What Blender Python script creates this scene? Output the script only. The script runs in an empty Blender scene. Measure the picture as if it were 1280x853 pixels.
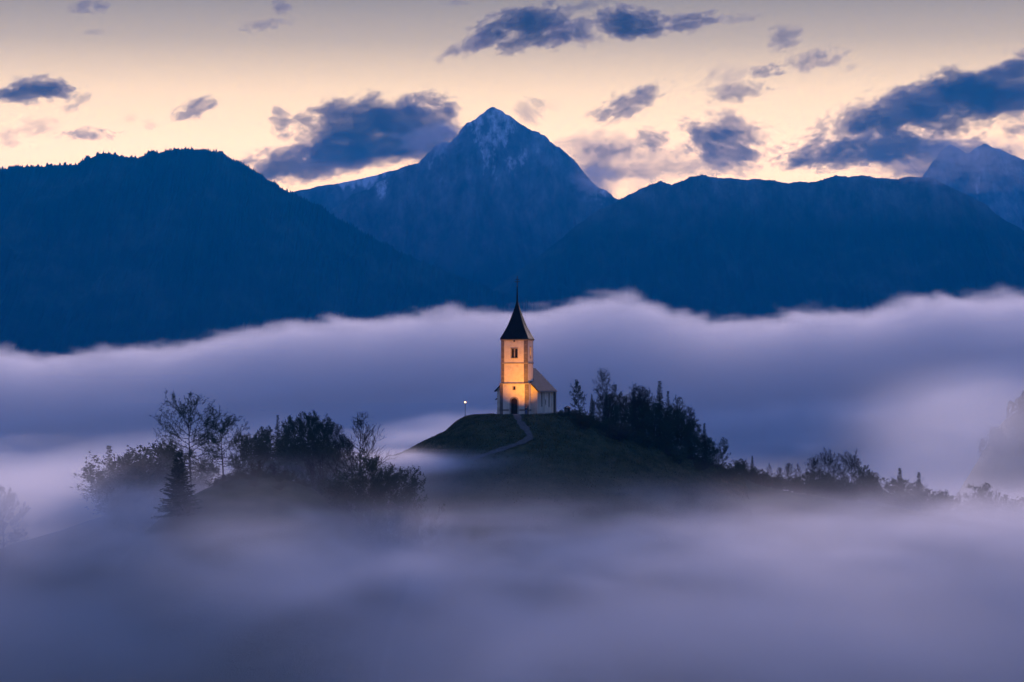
import bpy, bmesh, math, random
import numpy as np
from mathutils import Vector, Matrix, noise as mnoise

R = math.radians
SC = bpy.context.scene
COL = SC.collection
F = 3125.0          # metres of distance per metre of width seen by one photograph pixel
HOR = 490.0


def at(x, y, Y):
    """A point at distance Y seen in direction (x, y) from the viewpoint."""
    return Vector(((x - 640.0) * Y / F, Y, (HOR - y) * Y / F))


# ---------------------------------------------------------------- camera
cam_d = bpy.data.cameras.new("camera")
cam = bpy.data.objects.new("camera", cam_d)
COL.objects.link(cam)
SC.camera = cam
cam_d.sensor_width = 36.0
cam_d.lens = F * 36.0 / 1280.0
cam_d.clip_start = 0.5
cam_d.clip_end = 60000.0
cam.location = (0, 0, 0)
cam.rotation_euler = (R(90) + math.atan((HOR - 426.5) / F), 0, 0)

# ---------------------------------------------------------------- world: dawn sky
SUN_EL = R(-3.0)
SUN_AZ = R(4.0)      # a little right of the peak, behind the mountains
world = bpy.data.worlds.new("World")
SC.world = world
world.use_nodes = True
wt = world.node_tree
wt.nodes.clear()


def wn(kind, **kw):
    n = wt.nodes.new(kind)
    for k, v in kw.items():
        setattr(n, k, v)
    return n


def ramp(node, stops, interp='B_SPLINE'):
    cr = node.color_ramp
    cr.interpolation = interp
    while len(cr.elements) > 1:
        cr.elements.remove(cr.elements[-1])
    cr.elements[0].position = stops[0][0]
    cr.elements[0].color = (*stops[0][1], 1)
    for p, c in stops[1:]:
        e = cr.elements.new(p)
        e.color = (*c, 1)


w_out = wn('ShaderNodeOutputWorld')
w_bg = wn('ShaderNodeBackground')
w_sky = wn('ShaderNodeTexSky', sky_type='NISHITA', sun_disc=False)
w_sky.sun_elevation = SUN_EL
w_sky.sun_rotation = SUN_AZ
w_sky.altitude = 800
w_tc = wn('ShaderNodeTexCoord')
w_sep = wn('ShaderNodeSeparateXYZ')
wt.links.new(w_tc.outputs['Generated'], w_sep.inputs[0])
# elevation: sin(el) in 0..1 after a square root so that the low band gets most of the ramp
w_cl = wn('ShaderNodeMath', operation='MAXIMUM'); w_cl.inputs[1].default_value = 0.0
wt.links.new(w_sep.outputs['Z'], w_cl.inputs[0])
w_sq = wn('ShaderNodeMath', operation='SQRT'); wt.links.new(w_cl.outputs[0], w_sq.inputs[0])


def el(deg):
    return math.sqrt(math.sin(R(deg)))


SKY_FRONT = [(el(0.0), (4.2, 1.95, .50)), (el(2.0), (3.8, 2.0, .64)), (el(4.2), (3.0, 1.76, .78)), (el(5.6), (2.4, 1.48, .76)),
             (el(6.8), (1.68, 1.12, .58)), (el(8.0), (.78, .56, .33)), (el(9.4), (.28, .23, .17)), (el(14), (.16, .14, .17)),
             (el(25), (.10, .15, .40)), (el(50), (.165, .265, .72)), (el(90), (.18, .29, .80))]
SKY_BACK = [(el(0.0), (.10, .10, .18)), (el(10), (.13, .14, .26)), (el(25), (.09, .145, .42)), (el(50), (.165, .265, .72)), (el(90), (.18, .29, .80))]
w_rf = wn('ShaderNodeValToRGB'); ramp(w_rf, SKY_FRONT, 'LINEAR')
w_rb = wn('ShaderNodeValToRGB'); ramp(w_rb, SKY_BACK, 'LINEAR')
wt.links.new(w_sq.outputs[0], w_rf.inputs[0])
wt.links.new(w_sq.outputs[0], w_rb.inputs[0])
# how far the direction points towards the coming sun
w_dot = wn('ShaderNodeVectorMath', operation='DOT_PRODUCT')
w_dot.inputs[1].default_value = (math.sin(SUN_AZ), math.cos(SUN_AZ), 0)
wt.links.new(w_tc.outputs['Generated'], w_dot.inputs[0])
w_mr = wn('ShaderNodeMapRange', interpolation_type='SMOOTHSTEP')
w_mr.inputs['From Min'].default_value = 0.55
w_mr.inputs['From Max'].default_value = 1.0
wt.links.new(w_dot.outputs['Value'], w_mr.inputs['Value'])
w_mix = wn('ShaderNodeMix', data_type='RGBA')
wt.links.new(w_mr.outputs[0], w_mix.inputs['Factor'])
wt.links.new(w_rb.outputs[0], w_mix.inputs[6])
wt.links.new(w_rf.outputs[0], w_mix.inputs[7])
# the physical dusk sky on top
w_add = wn('ShaderNodeMix', data_type='RGBA', blend_type='ADD')
w_add.inputs['Factor'].default_value = 0.10
wt.links.new(w_mix.outputs[2], w_add.inputs[6])
wt.links.new(w_sky.outputs[0], w_add.inputs[7])
wt.links.new(w_add.outputs[2], w_bg.inputs['Color'])
w_bg.inputs['Strength'].default_value = 1.0
wt.links.new(w_bg.outputs[0], w_out.inputs['Surface'])
world.cycles.sampling_method = 'MANUAL'
world.cycles.sample_map_resolution = 512

# the first glow of the sun, very soft, from behind the mountains
sun_d = bpy.data.lights.new("sun", 'SUN')
sun_d.energy = 8.8
sun_d.angle = R(20)
sun_d.color = (1.0, .74, .77)
sun = bpy.data.objects.new("sun", sun_d)
COL.objects.link(sun)
sun.rotation_euler = Vector((-math.sin(SUN_AZ), -math.cos(SUN_AZ), -math.sin(R(6)))).to_track_quat('-Z', 'Y').to_euler()

SC.view_settings.view_transform = 'Standard'
SC.view_settings.look = 'None'
SC.view_settings.exposure = 0.0
SC.view_settings.gamma = 1.0
SC.cycles.use_denoising = True
SC.cycles.volume_bounces = 2
SC.cycles.max_bounces = 6
SC.cycles.diffuse_bounces = 2
SC.cycles.glossy_bounces = 2
SC.cycles.transparent_max_bounces = 8
SC.cycles.volume_step_rate = 3.0
SC.cycles.volume_max_steps = 512
SC.cycles.use_adaptive_sampling = True
SC.cycles.adaptive_threshold = 0.02

# ---------------------------------------------------------------- helpers


def tag(o, label=None, cat=None, group=None, kind=None):
    if label: o['label'] = label
    if cat: o['category'] = cat
    if group: o['group'] = group
    if kind: o['kind'] = kind
    return o


def link(o, parent=None):
    COL.objects.link(o)
    if parent is not None:
        o.parent = parent
    return o


def mesh_obj(name, verts, faces, mat, parent=None, smooth=False, mats=None, mat_idx=None):
    me = bpy.data.meshes.new(name)
    me.from_pydata([tuple(v) for v in verts], [], faces)
    for m in (mats or [mat]):
        me.materials.append(m)
    if mat_idx is not None:
        me.polygons.foreach_set('material_index', mat_idx)
    if smooth:
        me.polygons.foreach_set('use_smooth', [True] * len(me.polygons))
    me.update()
    return link(bpy.data.objects.new(name, me), parent)


def bm_obj(name, bm, mat, parent=None, smooth=False):
    me = bpy.data.meshes.new(name)
    bmesh.ops.recalc_face_normals(bm, faces=bm.faces)
    bm.to_mesh(me)
    bm.free()
    me.materials.append(mat)
    if smooth:
        me.polygons.foreach_set('use_smooth', [True] * len(me.polygons))
    return link(bpy.data.objects.new(name, me), parent)


def empty(name, loc, rz=0.0):
    o = bpy.data.objects.new(name, None)
    o.location = loc
    o.rotation_euler = (0, 0, rz)
    o.empty_display_size = 1.0
    return link(o)


def grid_mesh(name, xs, ys, Z, mat, P=None):
    """Heightfield: Z[j, i] over xs[i], ys[j] (or P: explicit (ny, nx, 3))."""
    ny, nx = Z.shape
    if P is None:
        P = np.empty((ny, nx, 3))
        P[..., 0] = xs[None, :]
        P[..., 1] = ys[:, None]
        P[..., 2] = Z
    me = bpy.data.meshes.new(name)
    me.vertices.add(nx * ny)
    me.vertices.foreach_set('co', P.reshape(-1))
    i = np.arange(nx - 1)[None, :] + nx * np.arange(ny - 1)[:, None]
    q = np.stack([i, i + 1, i + 1 + nx, i + nx], -1).reshape(-1)
    n = (nx - 1) * (ny - 1)
    me.loops.add(n * 4)
    me.loops.foreach_set('vertex_index', q)
    me.polygons.add(n)
    me.polygons.foreach_set('loop_start', np.arange(n) * 4)
    me.polygons.foreach_set('loop_total', np.full(n, 4))
    me.polygons.foreach_set('use_smooth', np.ones(n, bool))
    me.update()
    me.validate()
    me.materials.append(mat)
    return link(bpy.data.objects.new(name, me))


def vnoise2(x, y, seed=0):
    """Smooth value noise on arrays, about -1..1."""
    x = np.asarray(x, float); y = np.asarray(y, float)
    x, y = np.broadcast_arrays(x, y)
    xi = np.floor(x).astype(np.int64); yi = np.floor(y).astype(np.int64)
    fx = x - xi; fy = y - yi
    fx = fx * fx * fx * (fx * (fx * 6 - 15) + 10); fy = fy * fy * fy * (fy * (fy * 6 - 15) + 10)

    def h(a, b):
        n = (a * 374761393 + b * 668265263 + seed * 974634777) & 0xFFFFFFFF
        n = ((n ^ (n >> 13)) * 1274126177) & 0xFFFFFFFF
        n = (n ^ (n >> 16)) & 0xFFFF
        return n / 32767.5 - 1.0
    a = h(xi, yi); b = h(xi + 1, yi); c = h(xi, yi + 1); d = h(xi + 1, yi + 1)
    return (a * (1 - fx) + b * fx) * (1 - fy) + (c * (1 - fx) + d * fx) * fy


def fbm(x, y, octs=4, seed=0, gain=.5):
    s = 0; a = 1; t = 0
    for k in range(octs):
        s = s + a * vnoise2(x * 2 ** k, y * 2 ** k, seed + 17 * k); t += a; a *= gain
    return s / t


def sstep(a, b, x):
    t = np.clip((np.asarray(x, float) - a) / (b - a), 0, 1)
    return t * t * (3 - 2 * t)


# ---- node materials
def new_mat(name):
    m = bpy.data.materials.new(name)
    m.use_nodes = True
    nt = m.node_tree
    b = nt.nodes['Principled BSDF']
    return m, nt, b


def tex_noise(nt, scale, detail=4, rough=.55, coord='Object', vec_scale=None):
    tc = nt.nodes.new('ShaderNodeTexCoord')
    n = nt.nodes.new('ShaderNodeTexNoise')
    n.inputs['Scale'].default_value = scale
    n.inputs['Detail'].default_value = detail
    n.inputs['Roughness'].default_value = rough
    src = tc.outputs[coord]
    if vec_scale:
        mp = nt.nodes.new('ShaderNodeMapping')
        mp.inputs['Scale'].default_value = vec_scale
        nt.links.new(src, mp.inputs[0])
        src = mp.outputs[0]
    nt.links.new(src, n.inputs['Vector'])
    return n


def col_mat(name, stops, scale=3.0, rough=.8, bump=.0, detail=5, coord='Object', vec_scale=None, spec=.3, bump_dist=.05):
    """A noise-driven colour ramp with optional bump."""
    m, nt, b = new_mat(name)
    n = tex_noise(nt, scale, detail, coord=coord, vec_scale=vec_scale)
    cr = nt.nodes.new('ShaderNodeValToRGB')
    ramp(cr, stops, 'LINEAR')
    nt.links.new(n.outputs['Fac'], cr.inputs[0])
    nt.links.new(cr.outputs[0], b.inputs['Base Color'])
    b.inputs['Roughness'].default_value = rough
    b.inputs['Specular IOR Level'].default_value = spec
    if bump:
        bp = nt.nodes.new('ShaderNodeBump')
        bp.inputs['Strength'].default_value = bump
        bp.inputs['Distance'].default_value = bump_dist
        nt.links.new(n.outputs['Fac'], bp.inputs['Height'])
        nt.links.new(bp.outputs[0], b.inputs['Normal'])
    return m


# ---------------------------------------------------------------- terrain
# crest of the church hill and its long right-hand ridge: (x, z) at Y = 500
CREST = [(-400, -70), (-160, -48), (-90, -36), (-60, -27), (-45, -22.5), (-33.6, -17.6), (-28, -15), (-22.9, -12.8), (-16, -9.3), (-12.5, -7.6), (-10.2, -6.1), (-8.8, -5.3),
         (-6, -4.75), (-3.2, -4.5), (9.6, -4.4), (16, -6.3), (25.6, -9.3), (41.6, -15), (50, -18.6), (66, -21.6), (82, -24), (102, -27), (150, -33), (300, -48), (600, -70)]
CX = np.array([c[0] for c in CREST]); CZ = np.array([c[1] for c in CREST])


def crest(x):
    s = 0
    for d, w in ((-1.6, .25), (0, .5), (1.6, .25)):
        s = s + w * np.interp(x + d, CX, CZ)
    return s


def sp(x, k):
    return np.logaddexp(0, np.asarray(x, float) / k) * k


def H(x, y, detail=True):
    x = np.asarray(x, float); y = np.asarray(y, float)
    # church hill with front and back slopes
    d = 491 + 6 * sstep(20, 60, x) - y
    front = 0.46 * sp(d, 2.5) - .16 * sp(d - 26, 8)
    back = 0.5 * sp(y - 517, 5)
    h1 = crest(x) - front - back
    # wooded knoll on the left, with a lower shoulder in front of it
    kx = np.interp(x, [-140, -85, -70, -56, -45, -33, -24, -14, 10], [-42, -25.5, -20.5, -16, -13.6, -14.2, -18.5, -27, -42])
    h2 = kx - .34 * sp(464 - y, 4) - .4 * sp(y - 482, 6)
    h3 = -14.3 - ((x + 44) / 8.0) ** 2 * 1.6 - .55 * sp(431 - y, 2) - .3 * sp(y - 438, 3)
    # wooded slope far to the right
    xx = np.interp(x, [100, 135, 150, 165, 178, 200, 300, 520, 800], [-80, -76, -62, -28, -7, 3, 12, 18, 18])
    h4 = xx - .42 * sp(858 - y, 8) - .35 * sp(y - 900, 10)
    # the slope the viewer stands on
    h5 = -1.75 - .30 * sp(y - 3, 2) + .22 * sp(y - 190, 20) 
    h5 = np.where(y < 3, -1.75 - .02 * (3 - y), h5)
    vall = -62 - 30 * sstep(520, 900, y) + 26 * sstep(1150, 1700, y)
    vall = vall + 10 * fbm(x / 60, y / 60, 3, 71) * sstep(800, 950, y)
    h = np.maximum(h1, np.maximum(h2, h3))
    h = np.maximum(h, h4)
    h = np.maximum(np.maximum(h, vall), np.where(y < 330, h5, -999))
    if detail:
        h = h + .25 * fbm(x / 9, y / 9, 3, 5) * sstep(2, 40, y) + .06 * fbm(x / 1.7, y / 1.7, 2, 9)
        # flatten the church yard
        w = sstep(16, 9, np.hypot((x - 3) * .9, (y - 506) * .8))
        h = h * (1 - w) + w * -4.62
    return h


def axis(a, b, dense, d0, d1, step, far):
    """Coordinates fine within [d0, d1] and coarse outside."""
    xs = list(np.arange(a, d0, far)) + list(np.arange(d0, d1, step)) + list(np.arange(d1, b + far, far))
    return np.array(xs)


# path centre line on the ground, from the church door downhill (x, y)
def ray_ground(px, py, y0=430., y1=500.):
    ys = np.linspace(y0, y1, 900)
    xs = (px - 640) * ys / F
    zs = (HOR - py) * ys / F
    hit = np.nonzero(H(xs, ys) >= zs)[0]
    k = hit[0] if len(hit) else len(ys) - 1
    return np.array([xs[k], ys[k]])


m_ground, nt, b = new_mat("meadow_ground")
n1 = tex_noise(nt, .35, 6, .6); n2 = tex_noise(nt, 3.2, 4, .6); n3 = tex_noise(nt, .05, 3)
cr = nt.nodes.new('ShaderNodeValToRGB'); ramp(cr, [(.30, (.014, .022, .010)), (.46, (.03, .04, .016)), (.58, (.06, .06, .028)), (.72, (.11, .095, .05))], 'LINEAR')
mx = nt.nodes.new('ShaderNodeMix'); mx.inputs['Factor'].default_value = .45
nt.links.new(n1.outputs['Fac'], mx.inputs['A']); nt.links.new(n2.outputs['Fac'], mx.inputs['B'])
nt.links.new(mx.outputs['Result'], cr.inputs[0]); nt.links.new(cr.outputs[0], b.inputs['Base Color'])
bp = nt.nodes.new('ShaderNodeBump'); bp.inputs['Strength'].default_value = .9; bp.inputs['Distance'].default_value = .35
nt.links.new(mx.outputs['Result'], bp.inputs['Height']); nt.links.new(bp.outputs[0], b.inputs['Normal'])
b.inputs['Roughness'].default_value = .95; b.inputs['Specular IOR Level'].default_value = .1

xs = np.unique(np.concatenate([np.arange(-3000, -700, 120), np.arange(-700, -130, 10), np.arange(-130, -32, 1.5), np.arange(-32, 24, .4), np.arange(24, 130, 1.5), np.arange(130, 700, 12), np.arange(700, 3001, 120)]))
ys = np.unique(np.concatenate([np.arange(-120, 0, 6), np.arange(0, 380, 5), np.arange(380, 452, 1.2), np.arange(452, 516, .4), np.arange(516, 620, 3), np.arange(620, 1000, 8), np.arange(1000, 2000, 25), np.arange(2000, 3001, 100)]))
Zg = H(xs[None, :], ys[:, None])
ground = grid_mesh("ground", xs, ys, Zg, m_ground)
tag(ground, "dark grassy hillsides rising out of the valley fog", kind='structure')

# one broad sheet below everything, out to the horizon
far = mesh_obj("valley_ground", [(-30000, -2000, -110), (30000, -2000, -110), (30000, 40000, -110), (-30000, 40000, -110)], [(0, 1, 2, 3)],
               col_mat("valley_forest", [(.3, (.012, .022, .012)), (.7, (.03, .04, .02))], .004, .95))
tag(far, kind='structure')

# ---------------------------------------------------------------- mountains


def mountain_mat(name, snow_lo, snow_hi, amount):
    m, nt, b = new_mat(name)
    geo = nt.nodes.new('ShaderNodeNewGeometry')
    sep = nt.nodes.new('ShaderNodeSeparateXYZ'); nt.links.new(geo.outputs['Position'], sep.inputs[0])
    nz = tex_noise(nt, .017, 9, .7, vec_scale=(1, .35, .45))
    nf = tex_noise(nt, .0045, 9, .68)
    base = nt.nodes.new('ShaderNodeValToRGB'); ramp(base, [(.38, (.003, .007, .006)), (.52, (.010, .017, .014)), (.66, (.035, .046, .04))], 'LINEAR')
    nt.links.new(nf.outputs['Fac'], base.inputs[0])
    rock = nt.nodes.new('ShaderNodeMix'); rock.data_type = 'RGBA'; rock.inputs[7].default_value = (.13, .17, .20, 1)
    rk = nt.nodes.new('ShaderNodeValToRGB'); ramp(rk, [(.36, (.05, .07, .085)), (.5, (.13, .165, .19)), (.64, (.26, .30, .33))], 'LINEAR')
    nt.links.new(nz.outputs['Fac'], rk.inputs[0]); nt.links.new(rk.outputs[0], rock.inputs[7])
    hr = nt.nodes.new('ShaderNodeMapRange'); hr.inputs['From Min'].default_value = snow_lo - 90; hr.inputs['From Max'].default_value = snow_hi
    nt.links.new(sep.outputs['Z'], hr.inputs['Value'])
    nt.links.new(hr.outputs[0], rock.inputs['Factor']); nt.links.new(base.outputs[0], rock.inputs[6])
    # snow lies in narrow gullies that run down the slope, in a band of heights
    hs = nt.nodes.new('ShaderNodeMapRange'); hs.interpolation_type = 'SMOOTHSTEP'; hs.inputs['From Min'].default_value = snow_lo; hs.inputs['From Max'].default_value = snow_hi
    hs.inputs['To Min'].default_value = -.45; hs.inputs['To Max'].default_value = amount
    nt.links.new(sep.outputs['Z'], hs.inputs['Value'])
    att = nt.nodes.new('ShaderNodeAttribute'); att.attribute_name = 'gully'
    a1 = nt.nodes.new('ShaderNodeMath'); a1.operation = 'MULTIPLY_ADD'; a1.inputs[1].default_value = .7
    nt.links.new(att.outputs['Fac'], a1.inputs[0]); nt.links.new(hs.outputs[0], a1.inputs[2])
    a2 = nt.nodes.new('ShaderNodeMath'); a2.operation = 'ADD'
    nt.links.new(a1.outputs[0], a2.inputs[0]); nt.links.new(nz.outputs['Fac'], a2.inputs[1])
    st = nt.nodes.new('ShaderNodeMapRange'); st.inputs['From Min'].default_value = .56; st.inputs['From Max'].default_value = .68
    nt.links.new(a2.outputs[0], st.inputs['Value'])
    mx = nt.nodes.new('ShaderNodeMix'); mx.data_type = 'RGBA'; mx.inputs[7].default_value = (.66, .68, .72, 1)
    nt.links.new(st.outputs[0], mx.inputs['Factor']); nt.links.new(rock.outputs[2], mx.inputs[6])
    nt.links.new(mx.outputs[2], b.inputs['Base Color'])
    b.inputs['Roughness'].default_value = .95; b.inputs['Specular IOR Level'].default_value = .05
    return m


def mountain(name, Y, pts, mat, nx, seed, foot, rough, trees=0., depth_f=1.5, label=None):
    px = np.array([p[0] for p in pts], float); py = np.array([p[1] for p in pts], float)
    s = Y / F
    X = np.linspace(px[0], px[-1], nx)
    base = np.interp(X, px, py)
    jag = rough * (fbm(X / 22, X * 0 + seed, 5, seed, .55))
    if trees:
        jag = jag - trees * np.clip(np.abs(vnoise2(X / 1.1, X * 0 + 3, seed + 4)) + .4 * vnoise2(X / 9, X * 0, seed), 0, 2)
    ridge = (HOR - base - jag) * s
    xw = (X - 640) * s
    # v: -1 front foot ... 0 ridge ... 1 back foot
    v = np.concatenate([-np.linspace(1, 0, 110) ** 1.5, np.linspace(0, 1, 24)[1:] ** 1.3])
    foot_z = foot
    Pz = np.empty((len(v), nx)); Py = np.empty_like(Pz); G = np.empty_like(Pz)
    hgt = np.maximum(ridge - foot_z, 1)
    ref = hgt.max()
    for j, t in enumerate(v):
        a = abs(t)
        dep = ref * depth_f * a
        g = 1 - np.abs(fbm(xw / (ref * .16) + .5 * fbm(xw / 300, X * 0 + dep / 300, 3, seed + 5), X * 0 + dep / (ref * .9), 5, seed + 2, .55))  # sharp downhill spurs
        amp = ref * .16 * np.minimum(a * 6, 1) * (1 - a) ** .5
        prof = (1 - a) ** 1.25
        Pz[j] = foot_z + hgt * prof + (g - .75) * amp * np.minimum(hgt / ref * 1.3, 1)
        if t == 0: Pz[j] = ridge
        elif a < .05: Pz[j] = np.minimum(Pz[j], ridge - a * 40)
        Py[j] = Y + dep * (1 if t > 0 else -1) + 40 * fbm(xw / 250, X * 0 + 7, 3, seed) * (1 - a)
        G[j] = (.72 - g) * .9
    P = np.stack([np.broadcast_to(xw, Pz.shape), Py, Pz], -1)
    o = grid_mesh(name, None, None, Pz, mat, P)
    at_ = o.data.attributes.new('gully', 'FLOAT', 'POINT')
    at_.data.foreach_set('value', G.reshape(-1))
    tag(o, label, kind='structure')
    return o


mm_wood = mountain_mat("forest_mountain", 3000, 4000, .0)
mm_peak = mountain_mat("snowy_peak", 470, 860, -.01)
mm_mid = mountain_mat("snowy_ridge", 560, 760, -.03)
mm_snow = mountain_mat("snow_ridge", 740, 900, .06)
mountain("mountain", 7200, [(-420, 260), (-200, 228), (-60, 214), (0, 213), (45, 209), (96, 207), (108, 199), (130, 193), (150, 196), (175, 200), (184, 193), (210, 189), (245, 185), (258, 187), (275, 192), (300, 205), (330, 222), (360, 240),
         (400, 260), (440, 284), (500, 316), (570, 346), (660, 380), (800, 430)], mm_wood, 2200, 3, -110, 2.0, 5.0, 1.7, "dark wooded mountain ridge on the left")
mountain("mountain", 10200, [(250, 300), (330, 246), (375, 237), (400, 232), (440, 225), (470, 218), (495, 212), (530, 203), (570, 200), (640, 215), (720, 260)], mm_snow, 500, 31, -110, 2.0, 0, 1.2, "far snow-flecked shoulder left of the peak")
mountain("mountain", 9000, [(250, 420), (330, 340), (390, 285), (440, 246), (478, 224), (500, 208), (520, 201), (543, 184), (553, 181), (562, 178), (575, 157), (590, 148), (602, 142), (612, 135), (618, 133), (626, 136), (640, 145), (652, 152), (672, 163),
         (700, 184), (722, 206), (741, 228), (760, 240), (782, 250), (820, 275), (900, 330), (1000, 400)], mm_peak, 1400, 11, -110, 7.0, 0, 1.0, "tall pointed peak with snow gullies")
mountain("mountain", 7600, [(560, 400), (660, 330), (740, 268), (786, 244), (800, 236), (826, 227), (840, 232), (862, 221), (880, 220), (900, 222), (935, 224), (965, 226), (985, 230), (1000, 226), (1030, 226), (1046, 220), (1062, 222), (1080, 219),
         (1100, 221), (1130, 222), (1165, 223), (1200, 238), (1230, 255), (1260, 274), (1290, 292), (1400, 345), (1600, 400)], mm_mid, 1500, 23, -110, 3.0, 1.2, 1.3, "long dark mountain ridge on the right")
mountain("mountain", 10800, [(950, 330), (1080, 250), (1150, 225), (1178, 186), (1190, 179), (1203, 186), (1215, 190), (1232, 178), (1245, 183), (1280, 198), (1320, 205), (1400, 230), (1560, 260)], mm_mid, 700, 41, -110, 5.0, 0, 1.1, "farthest blue mountain at the right edge")

# ---------------------------------------------------------------- haze
def volume_mat(name, color, density, aniso=0.0, grid=False):
    m = bpy.data.materials.new(name)
    m.use_nodes = True
    nt = m.node_tree
    nt.nodes.clear()
    o = nt.nodes.new('ShaderNodeOutputMaterial')
    v = nt.nodes.new('ShaderNodeVolumePrincipled')
    v.inputs['Color'].default_value = (*color, 1)
    v.inputs['Density'].default_value = density
    v.inputs['Anisotropy'].default_value = aniso
    if not grid:
        v.inputs['Density Attribute'].default_value = ''
    nt.links.new(v.outputs[0], o.inputs['Volume'])
    return m


def box_obj(name, lo, hi, mat):
    vs = [(x, y, z) for x in (lo[0], hi[0]) for y in (lo[1], hi[1]) for z in (lo[2], hi[2])]
    return mesh_obj(name, vs, [(0, 1, 3, 2), (4, 6, 7, 5), (0, 4, 5, 1), (2, 3, 7, 6), (0, 2, 6, 4), (1, 5, 7, 3)], mat)


haze = box_obj("haze", (-20000, -1500, -150), (20000, 13200, 1092), volume_mat("air_haze", (.0, .42, .97), 5.6e-5))
tag(haze, kind='stuff')

# ---------------------------------------------------------------- fog: volume grids


class E:
    """Tiny expression builder over geometry-node math."""
    nt = None

    def __init__(self, sock): self.s = sock

    @staticmethod
    def m(op, *a, clamp=False):
        n = E.nt.nodes.new('ShaderNodeMath'); n.operation = op; n.use_clamp = clamp
        for i, v in enumerate(a):
            if isinstance(v, E): E.nt.links.new(v.s, n.inputs[i])
            else: n.inputs[i].default_value = float(v)
        return E(n.outputs[0])

    def __add__(s, o): return E.m('ADD', s, o)
    def __radd__(s, o): return E.m('ADD', o, s)
    def __sub__(s, o): return E.m('SUBTRACT', s, o)
    def __rsub__(s, o): return E.m('SUBTRACT', o, s)
    def __mul__(s, o): return E.m('MULTIPLY', s, o)
    def __rmul__(s, o): return E.m('MULTIPLY', o, s)
    def __truediv__(s, o): return E.m('DIVIDE', s, o)
    def __pow__(s, o): return E.m('POWER', s, o)
    def max(s, o): return E.m('MAXIMUM', s, o)
    def min(s, o): return E.m('MINIMUM', s, o)

    def step(s, a, b, to0=0., to1=1.):
        n = E.nt.nodes.new('ShaderNodeMapRange'); n.interpolation_type = 'SMOOTHSTEP'
        E.nt.links.new(s.s, n.inputs[0])
        for i, v in enumerate((a, b, to0, to1)):
            if isinstance(v, E): E.nt.links.new(v.s, n.inputs[i + 1])
            else: n.inputs[i + 1].default_value = v
        return E(n.outputs[0])

    def curve(s, pts):
        """Piecewise smooth function of s given (x, value) points."""
        x0, x1 = pts[0][0], pts[-1][0]
        v0 = min(p[1] for p in pts); v1 = max(p[1] for p in pts)
        n = E.nt.nodes.new('ShaderNodeFloatCurve')
        c = n.mapping.curves[0]
        for i, (x, v) in enumerate(pts):
            q = ((x - x0) / (x1 - x0), (v - v0) / (v1 - v0))
            if i < 2: c.points[i].location = q
            else: c.points.new(*q)
        n.mapping.update()
        t = (s - x0) * (1.0 / (x1 - x0))
        E.nt.links.new(t.s, n.inputs['Value'])
        return E(n.outputs[0]) * (v1 - v0) + v0


def gauss(x, y, z, cx, cy, cz, rx, ry, rz):
    q = ((x - cx) / rx) ** 2 + ((y - cy) / ry) ** 2
    if z is not None:
        q = q + ((z - cz) / rz) ** 2
    return E.m('EXPONENT', q * -1.0)


def noise_e(x, y, z, sx, sy, sz, detail=3, rough=.5, off=0., distort=0.):
    cb = E.nt.nodes.new('ShaderNodeCombineXYZ')
    for i, (v, s_) in enumerate(((x, sx), (y, sy), (z, sz))):
        t = v * (1.0 / s_) + off
        E.nt.links.new(t.s, cb.inputs[i])
    n = E.nt.nodes.new('ShaderNodeTexNoise')
    n.inputs['Scale'].default_value = 1.0
    n.inputs['Detail'].default_value = detail
    n.inputs['Roughness'].default_value = rough
    n.inputs['Distortion'].default_value = distort
    E.nt.links.new(cb.outputs[0], n.inputs['Vector'])
    return E(n.outputs[0])


def volume_obj(name, lo, hi, res, mat, field, loc=(0, 0, 0)):
    ng = bpy.data.node_groups.new(name, 'GeometryNodeTree')
    ng.interface.new_socket('Geometry', in_out='OUTPUT', socket_type='NodeSocketGeometry')
    E.nt = ng
    out = ng.nodes.new('NodeGroupOutput')
    vc = ng.nodes.new('GeometryNodeVolumeCube')
    vc.inputs['Min'].default_value = lo
    vc.inputs['Max'].default_value = hi
    for k, r in zip('XYZ', res):
        vc.inputs['Resolution ' + k].default_value = int(r)
    pos = ng.nodes.new('GeometryNodeInputPosition')
    sep = ng.nodes.new('ShaderNodeSeparateXYZ')
    ng.links.new(pos.outputs[0], sep.inputs[0])
    d = field(E(sep.outputs[0]), E(sep.outputs[1]), E(sep.outputs[2]))
    ng.links.new(d.s, vc.inputs['Density'])
    sm = ng.nodes.new('GeometryNodeSetMaterial')
    sm.inputs['Material'].default_value = mat
    ng.links.new(vc.outputs[0], sm.inputs[0])
    ng.links.new(sm.outputs[0], out.inputs[0])
    me = bpy.data.meshes.new(name)
    me.materials.append(mat)
    o = bpy.data.objects.new(name, me)
    o.location = loc
    link(o)
    md = o.modifiers.new('volume', 'NODES')
    md.node_group = ng
    tag(o, kind='stuff')
    return o


m_fog = volume_mat("valley_fog", (.92, .93, .98), 1.0, .25, grid=True)
m_bank = volume_mat("bank_fog", (.90, .925, .98), 1.0, .3, grid=True)

BANK = [(-700, 436), (-200, 432), (0, 428), (60, 437), (130, 432), (200, 424), (300, 406), (380, 396), (450, 394), (520, 385), (600, 381), (670, 381), (735, 367), (770, 365), (805, 370), (850, 385), (920, 387), (1000, 382),
        (1080, 383), (1112, 372), (1200, 362), (1280, 358), (1500, 352), (2000, 350)]
YB = 1600.0


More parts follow.
